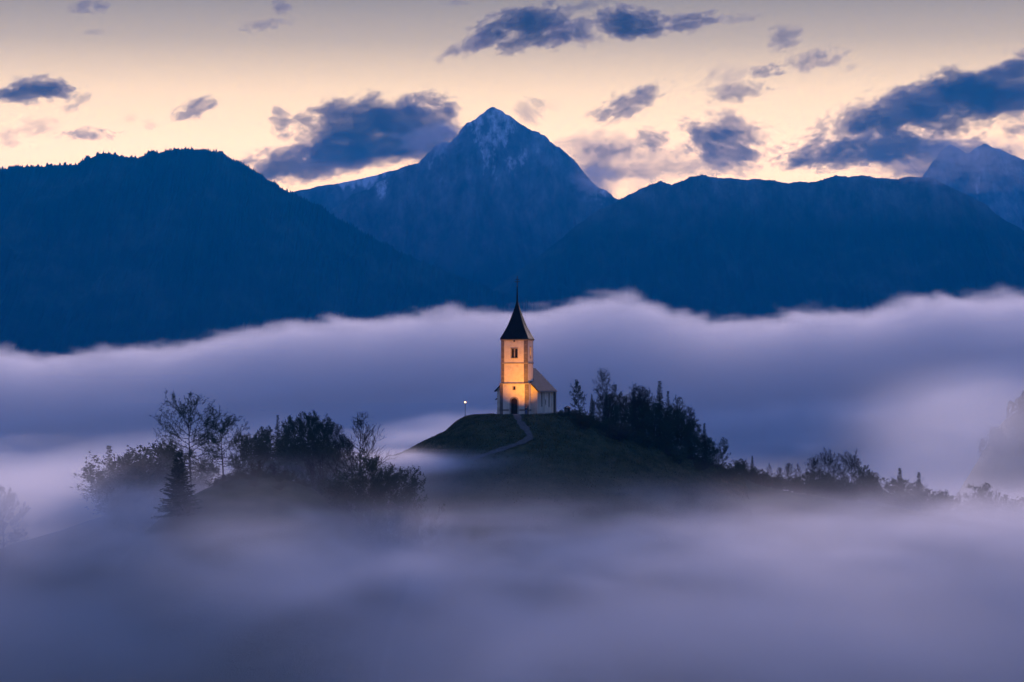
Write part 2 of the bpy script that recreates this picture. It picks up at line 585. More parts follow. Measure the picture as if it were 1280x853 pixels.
def bank_field(x, y, z):
    ph = x * (F / YB) + 640.0
    top = (HOR - ph.curve(BANK)) * (YB / F) - 2.0
    roll = noise_e(x, y, z, 190, 300, 150, 2, .5, 4.3) - .5
    fine = noise_e(x, y, z, 46, 150, 20, 4, .6, 9.1, 1.2) - .5
    zs = z - x * .13
    lace = noise_e(x, y, zs, 17, 70, 6, 3, .6, 3.1, .8) - .5
    wide = noise_e(x, y, z, 230, 500, 120, 1, .5, 6.6).step(.22, .78, .2, 1.6)
    d = YB - y
    surf = top - d.step(30., 300.) * 34.0 * wide - (d.max(0.0) * .075) - (d * -1.0).max(0.0) * .10 + roll * 84.0 * d.step(30., 200.) - gauss(x, y, None, 150, 980, 0, 95, 270, 1) * 42.0 + roll * 14. + fine * 26.0 + lace * 10.0
    edge = (surf - z).step(-2.0, 7.0)
    body = noise_e(x, y, zs, 150, 260, 24, 4, .55, 1.7, .7).step(.36, .62, .04, 1.1)
    body = body.max(d.step(240., 30.) * 1.5)
    # the bank thins out over the wooded slope on the right
    hole = 1.0 - gauss(x, y, z, 198, 850, 1, 44, 320, 17)
    xe = 1.0 - (E.m('ABSOLUTE', x) * (1 / 560.)).step(.8, 1.0)
    ye = y.step(660, 780) * (1.0 - y.step(1950, 2120))
    veil = gauss(x, y, z, 148, 800, -11, 24, 50, 13) * .022 + gauss(x, y, z, 190, 790, -25, 60, 45, 8) * .012
    return ((edge * body * hole * ye * .012 + veil * (fine + .75)) * xe).max(0.0)


bank = volume_obj("fog_bank", (-560, 670, -95), (560, 2130, 92), (330, 250, 100), m_bank, bank_field)


def fog_field(x, y, z):
    ax = E.m('ABSOLUTE', x)
    n1 = noise_e(x, y, z, 48, 62, 18, 3, .5, 2.2, .4) - .5
    n2 = noise_e(x, y, z, 17, 24, 5.5, 4, .55, 7.7, .7) - .5
    top = -20.0 + n1 * 19.0 + n2 * 9.0 - gauss(x, y, None, 6, 460, 0, 42, 34, 1) * 6.5
    dens = ((top - z).step(-6., 16.)) ** 2.0 * y.step(ax * .8 + 275., ax * .4 + 425., .0012, .042) * n1.step(-.2, .2, .45, 1.4)
    # thin mist lying between the trees of the knoll and on the flank of the hill
    mist = gauss(x, y, z, -50, 452, -16.5, 30, 14, 3.0) * .030 + gauss(x, y, z, -88, 446, -20, 34, 40, 6) * .024 + gauss(x, y, z, -60, 432, -21.5, 27, 14, 3.6) * .05
    wisp = gauss(x, y, z, -21, 479, -13.8, 15, 10, 1.5) * .42 + gauss(x, y, z, -5, 468, -18.0, 22, 10, 2.2) * .022 + gauss(x, y, z, 22, 466, -20.0, 26, 10, 2.4) * .022
    ridge = gauss(x, y, z, 85, 492, -24.5, 60, 34, 5) * .022
    ridge = ridge + gauss(x, y, z, 0, 420, -27, 46, 20, 5.5) * .026 + gauss(x, y, z, 56, 448, -27, 36, 20, 5.0) * .04
    ridge = ridge + gauss(x, y, z, 6, 392, -26.5, 48, 30, 6.5) * .022 + gauss(x, y, z, -76, 436, -22.5, 34, 18, 6) * .05
    soft = n2.step(-.22, .22, .1, 1.4)
    e = x.step(-190, -160) * (1.0 - x.step(160, 190)) * y.step(110, 190) * (1.0 - y.step(600, 680))
    return ((dens + (mist + wisp + ridge) * soft) * e).max(0.0)


fog = volume_obj("fog", (-190, 110, -70), (190, 680, -4), (210, 240, 80), m_fog, fog_field)

#OBJECTS
# ---------------------------------------------------------------- clouds (far beyond the haze) and mist caught on the peaks
m_cloud = volume_mat("dawn_cloud", (.22, .20, .22), 1.0, .2, grid=True)
m_cloud_pale = volume_mat("pale_cloud", (.50, .56, .70), 1.0, .0, grid=True)


def cloud(name, px, py, hw, hh, Y, tilt=0., dens=.012, rag=1.0, mat=m_cloud, flat=0., seed=0., depth=None):
    s = Y / F
    a, c = hw * s * 1.65, hh * s * 2.0
    b = depth or min(max(c * 1.3, 60.), 420.)
    sc_ = c * .30 + 16.0

    def field(x, y, z):
        q = 1.0 - (x * (1 / a)) ** 2 - (y * (1 / b)) ** 2 - (z * (1 / c)) ** 2
        n = noise_e(x, y, z, sc_ * 2.0, sc_ * 1.6, sc_, 7, .64, 3.7 * seed + px * .013, .35)
        n2 = noise_e(x, y, z, sc_ * .55, sc_ * .5, sc_ * .3, 3, .6, 1.3 * seed, .6)
        d = q * 1.7 - 1.12 + (n - .5) * (5.2 * rag) + (n2 - .5) * 1.5
        if flat:
            d = d - (z * (-1 / c) - .1).max(0.0) * flat * 2.2
        return (d.step(.0, .30) * q.step(.02, .3) * dens).max(0.0)
    v = 1.0 * s
    res = [min(max(2 * q / v, 12), 260) for q in (a, b, c)]
    res[1] = max(12, res[1] / 1.6)
    o = volume_obj(name, (-a, -b, -c), (a, b, c), res, mat, field, at(px, py, Y))
    o.rotation_euler = (0, -R(tilt), 0)
    return o


D = 15600.
CL = [  # x, y, half width, half height, tilt, density, raggedness, flat base
    (116, 5, 26, 9, 4, 1, 1., 0), (116, 40, 14, 3.5, 3, .6, 1.1, 0), (40, 116, 56, 17, 2, 1.3, .75, .8), (96, 127, 20, 7, 22, .6, 1.2, 0), (108, 169, 38, 7, 1, 1, .9, .5),
    (48, 158, 26, 9, 5, .35, 1.2, 0), (10, 172, 14, 10, 0, .3, 1.2, 0), (243, 135, 26, 9, 22, 1, 1.1, 0), (350, 150, 12, 13, -20, .8, 1.2, 0), (411, 141, 8, 9, -30, .7, 1.1, 0),
    (350, 7, 14, 8, 10, 1, .9, 0), (330, 30, 32, 5.5, 10, .8, 1.1, 0), (162, 148, 9, 5, 0, .3, 1.2, 0), (186, 156, 8, 6, 0, .3, 1.2, 0),
    (388, 205, 95, 24, 10, 1.0, .65, .4), (452, 174, 94, 44, 10, 1.0, .66, .3), (525, 160, 54, 34, -5, 1.0, .75, 0),
    (590, 54, 38, 9, 24, 1, 1., 0), (655, 34, 62, 21, 14, 1.4, .85, 0), (712, 40, 38, 15, 5, 1.2, .9, 0), (735, 5, 32, 6, 8, .9, 1., 0), (790, 29, 46, 19, -3, 1.5, .8, .3), (862, 27, 36, 10, 8, 1.4, .8, 0), (925, 22, 25, 5, 3, .8, 1., 0), (572, 2, 18, 4, 0, .7, 1., 0),
    (981, 46, 20, 12, 20, .7, 1.2, 0), (1022, 74, 34, 10, 14, .7, 1.15, 0), (960, 90, 22, 8, 6, 1.1, .9, .3), (922, 115, 36, 9, 10, .9, 1.05, 0), (786, 130, 48, 13, 22, .9, 1.05, 0),
    (760, 187, 32, 8, 2, 1, 1., .2), (815, 174, 18, 11, -10, 1, 1.1, 0), (908, 176, 46, 27, -14, .7, 1.25, 0), (830, 206, 105, 17, 4, .35, 1.2, 0), (748, 208, 60, 34, 0, .25, 1.1, 0), (664, 139, 16, 13, -30, .35, 1.2, 0),
    (690, 130, 14, 5, -5, .2, 1.2, 0), (905, 100, 30, 16, 30, .16, 1.2, 0), (1064, 84, 12, 4, 15, .3, 1.1, 0),
    (1135, 140, 105, 27, 14, 1.0, .72, .5), (1210, 124, 95, 33, 6, 1.0, .75, .2), (1285, 118, 66, 42, 4, 1.0, .75, .2), (1085, 190, 116, 22, 6, 1.1, .75, .6), (1170, 200, 95, 26, -6, .8, .85, .2),
]
for i, (x, y, hw, hh, tl, dn, rg, fl) in enumerate(CL):
    cloud("clouds", x, y, hw, hh, D + 700 * ((i * 37) % 5 - 2), tl, .011 * dn, rg, m_cloud, fl, i)
for i, (x, y, hw, hh, Y, dn, rg) in enumerate([(534, 176, 42, 13, 8800, .007, 1.0), (552, 165, 26, 9, 8800, .007, 1.0), (742, 228, 26, 16, 8700, .006, 1.1), (1215, 210, 66, 22, 7400, .004, 1.1), (1140, 214, 60, 11, 7300, .003, 1.1), (1240, 190, 60, 12, 9000, .005, 1.1), (1190, 186, 40, 12, 7300, .005, 1.1), (612, 297, 36, 5, 7000, .0006, 1.2)]):
    cloud("mist", x, y, hw, hh, Y, 0, dn, rg, m_cloud_pale, 0, i + 60, 160)

# ---------------------------------------------------------------- path and forecourt
m_path = col_mat("gravel_path", [(.3, (.045, .042, .04)), (.7, (.085, .08, .076))], 2.2, .95, .4)
PATH = [(641, 519.5), (648, 526), (655.5, 535), (661.5, 543.5), (663, 547.5), (656, 552.5), (642, 557.5), (622, 564), (602, 571), (582, 578), (558, 584.5), (532, 590), (506, 594)]
pg = [ray_ground(*p) for p in PATH]
pg[0] = np.array([1.0 - .45, 498.9])


def smooth_line(P, n):
    P = np.array(P, float)
    t = np.concatenate([[0], np.cumsum(np.hypot(*np.diff(P, axis=0).T))])
    q = np.linspace(0, t[-1], n)
    X = np.stack([np.interp(q, t, P[:, k]) for k in range(2)], -1)
    for _ in range(6):
        X[1:-1] = (X[:-2] + 2 * X[1:-1] + X[2:]) / 4
    return X


pl = smooth_line(pg, 160)
tn = np.gradient(pl, axis=0); tn /= np.linalg.norm(tn, axis=1)[:, None]
nr = np.stack([-tn[:, 1], tn[:, 0]], -1)
pv, pf = [], []
NW = 7
for k in range(len(pl)):
    wdt = .68 + .15 * math.sin(k * .31) + .1 * math.sin(k * .83)
    for j in range(NW):
        u = (j / (NW - 1) * 2 - 1) * wdt
        p = pl[k] + nr[k] * u
        z = max(float(H(p[0] + dx, p[1] + dy)) for dx, dy in ((0, 0), (.25, 0), (-.25, 0), (0, .25), (0, -.25)))
        pv.append((p[0], p[1], z + .05 - .03 * abs(u)))
for k in range(len(pl) - 1):
    for j in range(NW - 1):
        a = k * NW + j
        pf.append((a, a + 1, a + 1 + NW, a + NW))
path = mesh_obj("path", pv, pf, m_path, smooth=True)
tag(path, "pale gravel path winding down from the church door", kind='structure')

# ---------------------------------------------------------------- church
CH = Vector((1.05, 503.2, -4.62))
CH_R = R(-12.0)

m_plaster = col_mat("cream_plaster", [(.3, (.54, .47, .37)), (.46, (.65, .58, .46)), (.75, (.73, .66, .54))], 1.1, .9, .15, 7)
m_stone = col_mat("stone_trim", [(.35, (.22, .19, .16)), (.65, (.34, .30, .26))], 2.0, .9, .3)
m_dark_stone = col_mat("plinth_stone", [(.35, (.10, .085, .075)), (.65, (.17, .15, .13))], 2.5, .9, .3)
m_wood = col_mat("dark_oak", [(.35, (.02, .014, .010)), (.65, (.045, .03, .02))], 3.0, .9, .3, vec_scale=(6, 6, .6), spec=.04)
m_hole = col_mat("dark_interior", [(.3, (.010, .009, .009)), (.7, (.016, .014, .013))], 2.0, .95)
m_iron = col_mat("black_iron", [(.3, (.016, .016, .018)), (.7, (.03, .03, .032))], 4.0, .55, spec=.5)


def shingle_mat(name, c0, c1, rowh, wid, rough):
    m, nt, b = new_mat(name)
    tc = nt.nodes.new('ShaderNodeTexCoord')
    mp = nt.nodes.new('ShaderNodeMapping')
    sp_ = nt.nodes.new('ShaderNodeSeparateXYZ'); nt.links.new(tc.outputs['Object'], sp_.inputs[0])
    ad = nt.nodes.new('ShaderNodeMath'); nt.links.new(sp_.outputs[0], ad.inputs[0]); nt.links.new(sp_.outputs[1], ad.inputs[1])
    cb = nt.nodes.new('ShaderNodeCombineXYZ'); nt.links.new(ad.outputs[0], cb.inputs[0]); nt.links.new(sp_.outputs[2], cb.inputs[1])
    br = nt.nodes.new('ShaderNodeTexBrick')
    br.inputs['Scale'].default_value = 1.0
    br.inputs['Brick Width'].default_value = wid; br.inputs['Row Height'].default_value = rowh
    br.inputs['Mortar Size'].default_value = .018
    br.inputs['Color1'].default_value = (*c0, 1); br.inputs['Color2'].default_value = (*c1, 1)
    br.inputs['Mortar'].default_value = (*[v * .45 for v in c0], 1)
    nt.links.new(cb.outputs[0], br.inputs['Vector'])
    nz = tex_noise(nt, .9, 5)
    mx = nt.nodes.new('ShaderNodeMix'); mx.data_type = 'RGBA'; mx.blend_type = 'MULTIPLY'; mx.inputs[0].default_value = .7
    cr = nt.nodes.new('ShaderNodeValToRGB'); ramp(cr, [(.3, (.55, .55, .55)), (.7, (1.15, 1.15, 1.15))], 'LINEAR')
    nt.links.new(nz.outputs['Fac'], cr.inputs[0])
    nt.links.new(br.outputs['Color'], mx.inputs[6]); nt.links.new(cr.outputs[0], mx.inputs[7])
    nt.links.new(mx.outputs[2], b.inputs['Base Color'])
    bp = nt.nodes.new('ShaderNodeBump'); bp.inputs['Strength'].default_value = .5; bp.inputs['Distance'].default_value = .04
    nt.links.new(br.outputs['Fac'], bp.inputs['Height']); bp.invert = True
    nt.links.new(bp.outputs[0], b.inputs['Normal'])
    b.inputs['Roughness'].default_value = rough; b.inputs['Specular IOR Level'].default_value = .02
    return m


m_spire = shingle_mat("spire_shingle", (.008, .008, .010), (.014, .014, .016), .22, .28, .5)
m_slate = shingle_mat("slate_roof", (.025, .042, .075), (.045, .068, .11), .3, .42, .85)
m_quoin = shingle_mat("quoin_block", (.17, .145, .125), (.25, .215, .185), .42, .85, .9)


def bx(bm, lo, hi):
    x0, y0, z0 = lo; x1, y1, z1 = hi
    v = [bm.verts.new((x, y, z)) for x in (x0, x1) for y in (y0, y1) for z in (z0, z1)]
    for f in ((0, 1, 3, 2), (4, 6, 7, 5), (0, 4, 5, 1), (2, 3, 7, 6), (0, 2, 6, 4), (1, 5, 7, 3)):
        bm.faces.new([v[i] for i in f])


def box_part(name, lo, hi, mat, parent, bev=0.):
    bm = bmesh.new(); bx(bm, lo, hi)
    if bev:
        bmesh.ops.bevel(bm, geom=bm.edges[:], offset=bev, segments=2, affect='EDGES')
    return bm_obj(name, bm, mat, parent)


def wall_panel(bm, org, ux, uz, nrm, w, h, holes, depth):
    """A wall rectangle w by h from org along ux and up uz, with rectangular holes (x0, x1, z0, z1) that have reveals of the given depth and a back face left open."""
    us = sorted({0, w, *[q for hl in holes for q in hl[:2]]})
    vs = sorted({0, h, *[q for hl in holes for q in hl[2:4]]})
    P = lambda u, v, d=0: org + ux * u + uz * v - nrm * d
    for a, b_ in zip(us, us[1:]):
        for c, d in zip(vs, vs[1:]):
            mu, mv = (a + b_) / 2, (c + d) / 2
            if any(hl[0] < mu < hl[1] and hl[2] < mv < hl[3] for hl in holes): continue
            bm.faces.new([bm.verts.new(P(*q)) for q in ((a, c), (b_, c), (b_, d), (a, d))])
    for x0, x1, z0, z1 in holes:
        for (p, q) in (((x0, z0), (x1, z0)), ((x1, z0), (x1, z1)), ((x1, z1), (x0, z1)), ((x0, z1), (x0, z0))):
            bm.faces.new([bm.verts.new(r) for r in (P(*p), P(*q), P(*q, depth), P(*p, depth))])


def block_walls(bm, x0, x1, y0, y1, z0, z1, front=(), right=(), left=(), depth=.4):
    X, Y, Z = Vector((1, 0, 0)), Vector((0, 1, 0)), Vector((0, 0, 1))
    wall_panel(bm, Vector((x0, y0, z0)), X, Z, -Y, x1 - x0, z1 - z0, [(a - x0, b_ - x0, c - z0, d - z0) for a, b_, c, d in front], depth)
    wall_panel(bm, Vector((x1, y0, z0)), Y, Z, X, y1 - y0, z1 - z0, [(a - y0, b_ - y0, c - z0, d - z0) for a, b_, c, d in right], depth)
    wall_panel(bm, Vector((x1, y1, z0)), -X, Z, Y, x1 - x0, z1 - z0, [], depth)
    wall_panel(bm, Vector((x0, y1, z0)), -Y, Z, -X, y1 - y0, z1 - z0, [(y1 - b_, y1 - a, c - z0, d - z0) for a, b_, c, d in left], depth)


def arch_pts(cx, z0, zs, hw, n=10, point=1.12):
    """Outline of an arched opening: from bottom left over the arch to bottom right (x, z)."""
    pts = [(cx - hw, z0), (cx - hw, zs)]
    for k in range(1, n):
        t = math.pi * k / n
        pts.append((cx - hw * math.cos(t), zs + hw * point * math.sin(t)))
    pts += [(cx + hw, zs), (cx + hw, z0)]
    return pts


def prism_xz(bm, pts, y0, y1):
    a = [bm.verts.new((x, y0, z)) for x, z in pts]; b_ = [bm.verts.new((x, y1, z)) for x, z in pts]
    bm.faces.new(a); bm.faces.new(b_[::-1])
    n = len(pts)
    for i in range(n):
        bm.faces.new((a[i], b_[i], b_[(i + 1) % n], a[(i + 1) % n]))


def strip_xz(bm, inner, outer, y0, y1):
    """A frame between two open outlines with the same number of points."""
    n = len(inner)
    A = [[bm.verts.new((x, y, z)) for x, z in pts] for pts in (inner, outer) for y in (y0, y1)]
    i0, i1, o0, o1 = A
    for k in range(n - 1):
        bm.faces.new((i0[k], i0[k + 1], o0[k + 1], o0[k])); bm.faces.new((i1[k + 1], i1[k], o1[k], o1[k + 1]))
        bm.faces.new((i0[k + 1], i0[k], i1[k], i1[k + 1])); bm.faces.new((o0[k], o0[k + 1], o1[k + 1], o1[k]))
    for k in (0, n - 1):
        bm.faces.new((i0[k], o0[k], o1[k], i1[k]))


church = empty("church", CH, CH_R)
tag(church, "small white church with a dark pointed spire, its tower lit orange, on the hilltop", "church")
T = 2.72            # half width of the upper tower
TL = 2.93           # half width of its thicker foot
ZL, ZU, ZT = 6.25, 10.35, 15.25

# tower shaft with real openings
bm = bmesh.new()
block_walls(bm, -T, T, -T, T, ZL, ZT, front=[(-.62, .62, 11.45, 13.3)], right=[(-.6, .45, 11.45, 13.6)], left=[(-.5, .5, 11.45, 13.4)])
tower = bm_obj("tower", bm, m_plaster, church)
bm = bmesh.new()
block_walls(bm, -TL, TL, -TL, TL, 0, ZL, front=[(-.78, .78, 0.16, 3.45), (-.25, .2, 5.05, 5.65)], depth=.5)
v = [bm.verts.new(q) for q in ((-TL, -TL, ZL), (TL, -TL, ZL), (TL, TL, ZL), (-TL, TL, ZL))]; bm.faces.new(v)
bm_obj("tower_foot", bm, m_plaster, church)
bm = bmesh.new(); bx(bm, (-T + .42, -T + .42, 10.8), (T - .42, T - .42, 13.9)); bm_obj("belfry_interior", bm, m_hole, church)

# paired belfry window
win = box_part("belfry_window", (-.80, -T - .07, 13.3), (.80, -T + .05, 13.46), m_stone, church)
box_part("window_sill", (-.74, -T - .09, 11.31), (.74, -T + .12, 11.45), m_stone, win)
bm = bmesh.new(); bx(bm, (-.1, -T + .03, 11.45), (.1, -T + .25, 13.3)); bm_obj("mullion", bm, m_stone, win)
bm = bmesh.new()
for s_ in (-1, 1):
    x0, x1 = (.1, .62) if s_ > 0 else (-.62, -.1)
    inn = arch_pts((x0 + x1) / 2, 13.0, 13.02, .26, 8, .9)
    strip_xz(bm, inn, [(min(max(x, x0), x1), 13.3 if 0 < i < len(inn) - 1 else 13.0) for i, (x, z) in enumerate(inn)], -T + .06, -T + .2)
bm_obj("window_arch", bm, m_stone, win)
bm = bmesh.new()
bx(bm, (-.72, -T - .03, 11.45), (-.62, -T + .1, 13.3)); bm_obj("window_frame", bm, m_stone, win)
bm = bmesh.new()
bx(bm, (.62, -T - .03, 11.45), (.72, -T + .1, 13.3)); bm_obj("window_frame", bm, m_stone, win)
# side belfry window
win = box_part("belfry_window", (T - .05, -.72, 13.6), (T + .07, .57, 13.74), m_stone, church)
box_part("window_sill", (T - .12, -.66, 11.33), (T + .08, .51, 11.45), m_stone, win)
box_part("mullion", (T - .25, -.14, 11.45), (T - .03, .0, 13.6), m_stone, win)
# small slit over the door
bm = bmesh.new()
bx(bm, (-.25, -TL + .42, 5.05), (.2, -TL + .46, 5.65)); slit = bm_obj("slit_window", bm, m_hole, church)
bm = bmesh.new()
for lo, hi in (((-.35, 4.95), (.3, 5.05)), ((-.35, 5.65), (.3, 5.75)), ((-.35, 5.05), (-.25, 5.65)), ((.2, 5.05), (.3, 5.65))):
    bx(bm, (lo[0], -TL - .02, lo[1]), (hi[0], -TL + .1, hi[1]))
bm_obj("window_frame", bm, m_stone, slit)
# string courses
for name, z, t in (("string_course", ZU, T), ("string_course", ZL + .02, TL)):
    bm = bmesh.new()
    o_ = t + .09
    for lo, hi in (((-o_, -o_), (o_, -t + .02)), ((-o_, t - .02), (o_, o_)), ((-o_, -t + .02), (-t + .02, t - .02)), ((t - .02, -t + .02), (o_, t - .02))):
        bx(bm, (*lo, z - .09), (*hi, z + .11))
    bm_obj(name, bm, m_stone, church)
# plinth band
bm = bmesh.new()
t, o_ = TL, TL + .07
for lo, hi in (((-o_, -o_), (-1.05, -t + .02)), ((1.05, -o_), (o_, -t + .02)), ((-o_, -t + .02), (-t + .02, t)), ((t - .02, -t + .02), (o_, t))):
    bx(bm, (*lo, .86), (*hi, 1.08))
bm_obj("plinth_band", bm, m_dark_stone, church)
# quoins: painted corner blocks
def quoin(x0, x1, y0, y1, z0, z1):
    return box_part("quoin", (x0, y0, z0), (x1, y1, z1), m_quoin, church)
for z0, z1, t in ((ZL + .13, ZU - .09, T), (ZU + .11, ZT - .02, T), (1.08, ZL - .07, TL), (0.0, .86, TL)):
    quoin(-t - .025, -t + .62, -t - .025, -t + .3, z0, z1)
    quoin(t - .80, t + .025, -t - .025, -t + .12, z0, z1)
    quoin(t - .25, t + .02, t - .30, t + .02, z0, z1)
# door
DZ = 2.72
inn = arch_pts(0, .16, DZ - .0, .66, 12, .98)
out = arch_pts(0, .16, DZ - .0, .93, 12, .98)
bm = bmesh.new(); strip_xz(bm, inn, out, -TL - .06, -TL + .22)
portal = bm_obj("door", bm, m_stone, church)
bm = bmesh.new(); prism_xz(bm, arch_pts(0, .16, DZ, .68, 12, .98), -TL + .30, -TL + .40)
bm_obj("door_leaf", bm, m_wood, portal)
bm = bmesh.new(); bx(bm, (.08, -TL + .25, 1.15), (.13, -TL + .30, 1.42)); bm_obj("handle", bm, m_iron, portal)
box_part("step", (-1.25, -TL - .75, -.05), (1.25, -TL - .01, .16), m_stone, church, .03)

# spire: concave square pyramid
prof = [(2.98, -.12), (2.96, .0), (2.62, .62), (2.36, 1.13), (1.95, 2.0), (1.60, 2.78), (1.22, 3.85), (.90, 4.84), (.66, 5.6), (.46, 6.28), (.25, 7.1), (.16, 7.6), (.13, 8.96), (.08, 10.55)]
bm = bmesh.new()
rings = []
for hw, z in prof:
    rings.append([bm.verts.new((sx * hw, sy * hw, ZT + z)) for sx, sy in ((-1, -1), (1, -1), (1, 1), (-1, 1))])
for a, b_ in zip(rings, rings[1:]):
    for k in range(4):
        bm.faces.new((a[k], a[(k + 1) % 4], b_[(k + 1) % 4], b_[k]))
bm.faces.new(rings[0][::-1]); bm.faces.new(rings[-1])
spire = bm_obj("spire", bm, m_spire, church)
bm = bmesh.new(); o_ = 2.86
for lo, hi in (((-o_, -o_), (o_, -T)), ((-o_, T), (o_, o_)), ((-o_, -T), (-T, T)), ((T, -T), (o_, T))):
    bx(bm, (*lo, ZT - .34), (*hi, ZT - .125))
bm_obj("cornice", bm, m_stone, church)
box_part("bracket", (-.16, -T - .22, ZT - .62), (.16, -T - .001, ZT - .345), m_wood, church)
# cross
bm = bmesh.new()
zt = ZT + 10.5
bmesh.ops.create_uvsphere(bm, u_segments=12, v_segments=8, radius=.15, matrix=Matrix.Translation((0, 0, zt + .1)))
bx(bm, (-.065, -.065, zt + .2), (.065, .065, zt + 2.15))
bx(bm, (-.5, -.05, zt + .96), (.5, .05, zt + 1.10))
bx(bm, (-.33, -.05, zt + 1.40), (.33, .05, zt + 1.53))
for q in ((-.5, zt + 1.03), (.5, zt + 1.03), (-.33, zt + 1.465), (.33, zt + 1.465), (0, zt + 2.16)):
    bmesh.ops.create_icosphere(bm, subdivisions=1, radius=.085, matrix=Matrix.Translation((q[0], 0, q[1])))
bm_obj("cross", bm, m_iron, spire)

# nave behind the tower
NW2, NY0, NY1, NE, NR = 4.05, -.4, 18.2, 5.35, 9.55
bm = bmesh.new()
block_walls(bm, -NW2, NW2, NY0, NY1, 0, NE, right=[(4.4, 5.4, 1.7, 4.3), (8.2, 9.1, 2.1, 2.9), (12.0, 13.1, 1.6, 4.2)], depth=.3)
for y in (NY0, NY1):
    bm.faces.new([bm.verts.new(q) for q in ((-NW2, y, NE), (NW2, y, NE), (0, y, NR - .12))])
nave = bm_obj("nave", bm, m_plaster, church)
bm = bmesh.new(); bx(bm, (NW2 - .34, NY0 + 1, .6), (NW2 - .305, NY1 - 1, 4.8)); bm_obj("window_pane", bm, m_hole, nave)
for (a, b_, c, d) in ((4.4, 5.4, 1.7, 4.3), (8.2, 9.1, 2.1, 2.9), (12.0, 13.1, 1.6, 4.2)):
    bm = bmesh.new()
    for lo, hi in (((a - .14, c - .14), (b_ + .14, c)), ((a - .14, d), (b_ + .14, d + .14)), ((a - .14, c), (a, d)), ((b_, c), (b_ + .14, d))):
        bx(bm, (NW2 - .05, lo[0], lo[1]), (NW2 + .03, hi[0], hi[1]))
    bm_obj("window_frame", bm, m_stone, nave)
for y0 in (NY0 + .002, 6.9, 15.3):
    box_part("buttress", (NW2 - .02, y0, 0), (NW2 + .16, y0 + .55, NE - .3), m_plaster, nave)
box_part("corner_buttress", (NW2 - .3, NY1 - .9, 0), (NW2 + .38, NY1 + .35, NE - .7), m_dark_stone, nave)
bm = bmesh.new(); bx(bm, (NW2, NY0 + .6, 0), (NW2 + .07, NY1 - 1, .35)); bm_obj("plinth_band", bm, m_stone, nave)
sl = (NR - NE) / NW2
ov = .5
bm = bmesh.new()
th = .16
for s_ in (-1, 1):
    e = (s_ * (NW2 + ov), NE - sl * ov)
    pts = [(0, NR), e, (e[0], e[1] - th), (0, NR - th)]
    prism_xz(bm, pts, NY0 - .42, NY1 + .45)
roof = bm_obj("roof", bm, m_slate, church)
for s_ in (-1, 1):
    bm = bmesh.new()
    e = (s_ * (NW2 + ov), NE - sl * ov)
    prism_xz(bm, [(0, NR - th - .002), (e[0], e[1] - th - .002), (e[0], e[1] - th - .2), (0, NR - th - .22)], NY0 - .40, NY0 - .30)
    bm_obj("verge_board", bm, m_wood, roof)
bm = bmesh.new(); bx(bm, (NW2 + ov - .02, NY0 - .3, NE - sl * ov - th - .1), (NW2 + ov + .12, NY1 + .4, NE - sl * ov - th + .04)); bm_obj("gutter", bm, m_stone, roof)
# little canopy over the side door on the left
bm = bmesh.new(); prism_xz(bm, [(-NW2 - .75, 3.12), (-NW2 + .002, 3.62), (-NW2 + .002, 3.50), (-NW2 - .75, 3.0)], 1.0, 2.6)
bm_obj("canopy", bm, m_wood, church)

# forecourt in front of the church
fc = [(-4.3, -5.0), (3.8, -5.2), (5.6, -3.0), (5.6, 2.0), (4.2, 2.0), (4.2, -2.4), (-4.3, -2.4)]
bm = bmesh.new()
a = [bm.verts.new((x, y, .035)) for x, y in fc]; b_ = [bm.verts.new((x, y, -.4)) for x, y in fc]
bm.faces.new(a)
for i in range(len(fc)):
    bm.faces.new((a[i], a[(i + 1) % len(fc)], b_[(i + 1) % len(fc)], b_[i]))
o = bm_obj("pavement", bm, m_stone); o.location = CH; o.rotation_euler = (0, 0, CH_R)
tag(o, "stone forecourt in front of the church door", kind='structure')


def church_pt(x, y, z):
    return CH + Matrix.Rotation(CH_R, 3, 'Z') @ Vector((x, y, z))


# ---------------------------------------------------------------- floodlight that lights the tower
fl = empty("floodlight", church_pt(7.0, -15.0, 0.), 0)
fl.location.z = float(H(fl.location.x, fl.location.y)) - .03
tag(fl, "small black floodlight on the grass aimed up at the church tower", "floodlight")
box_part("base", (-.16, -.12, 0), (.16, .12, .07), m_iron, fl, .01)
bm = bmesh.new(); bx(bm, (-.19, -.02, .66), (-.165, .02, 1.0)); bx(bm, (.165, -.02, .66), (.19, .02, 1.0)); bx(bm, (-.19, -.02, .64), (.19, .02, .66)); bx(bm, (-.03, -.03, .07), (.03, .03, .64)); bm_obj("stand", bm, m_iron, fl)
m_lens, nt, b = new_mat("lit_lens")
b.inputs['Base Color'].default_value = (.9, .8, .6, 1); b.inputs['Emission Color'].default_value = (1, .62, .2, 1); b.inputs['Emission Strength'].default_value = 12
aim = (church_pt(1.7, -TL, 7.8) - (fl.location + Vector((0, 0, .96)))).normalized()
rot = aim.to_track_quat('Y', 'Z').to_euler()
hd = box_part("lamp_head", (-.16, -.1, -.12), (.16, .1, .12), m_iron, fl, .02); hd.location = (0, 0, .96); hd.rotation_euler = rot
ln = box_part("lens", (-.13, .1005, -.09), (.13, .108, .09), m_lens, hd)
ld = bpy.data.lights.new("floodlight_lamp", 'SPOT')
ld.energy = 27000; ld.color = (1.0, .34, .0); ld.spot_size = R(48); ld.spot_blend = 1.0; ld.shadow_soft_size = .12
lo = link(bpy.data.objects.new("floodlight_lamp", ld)); lo.location = fl.location + Vector((0, 0, .96)) + aim * .14
lo.rotation_euler = aim.to_track_quat('-Z', 'Y').to_euler()

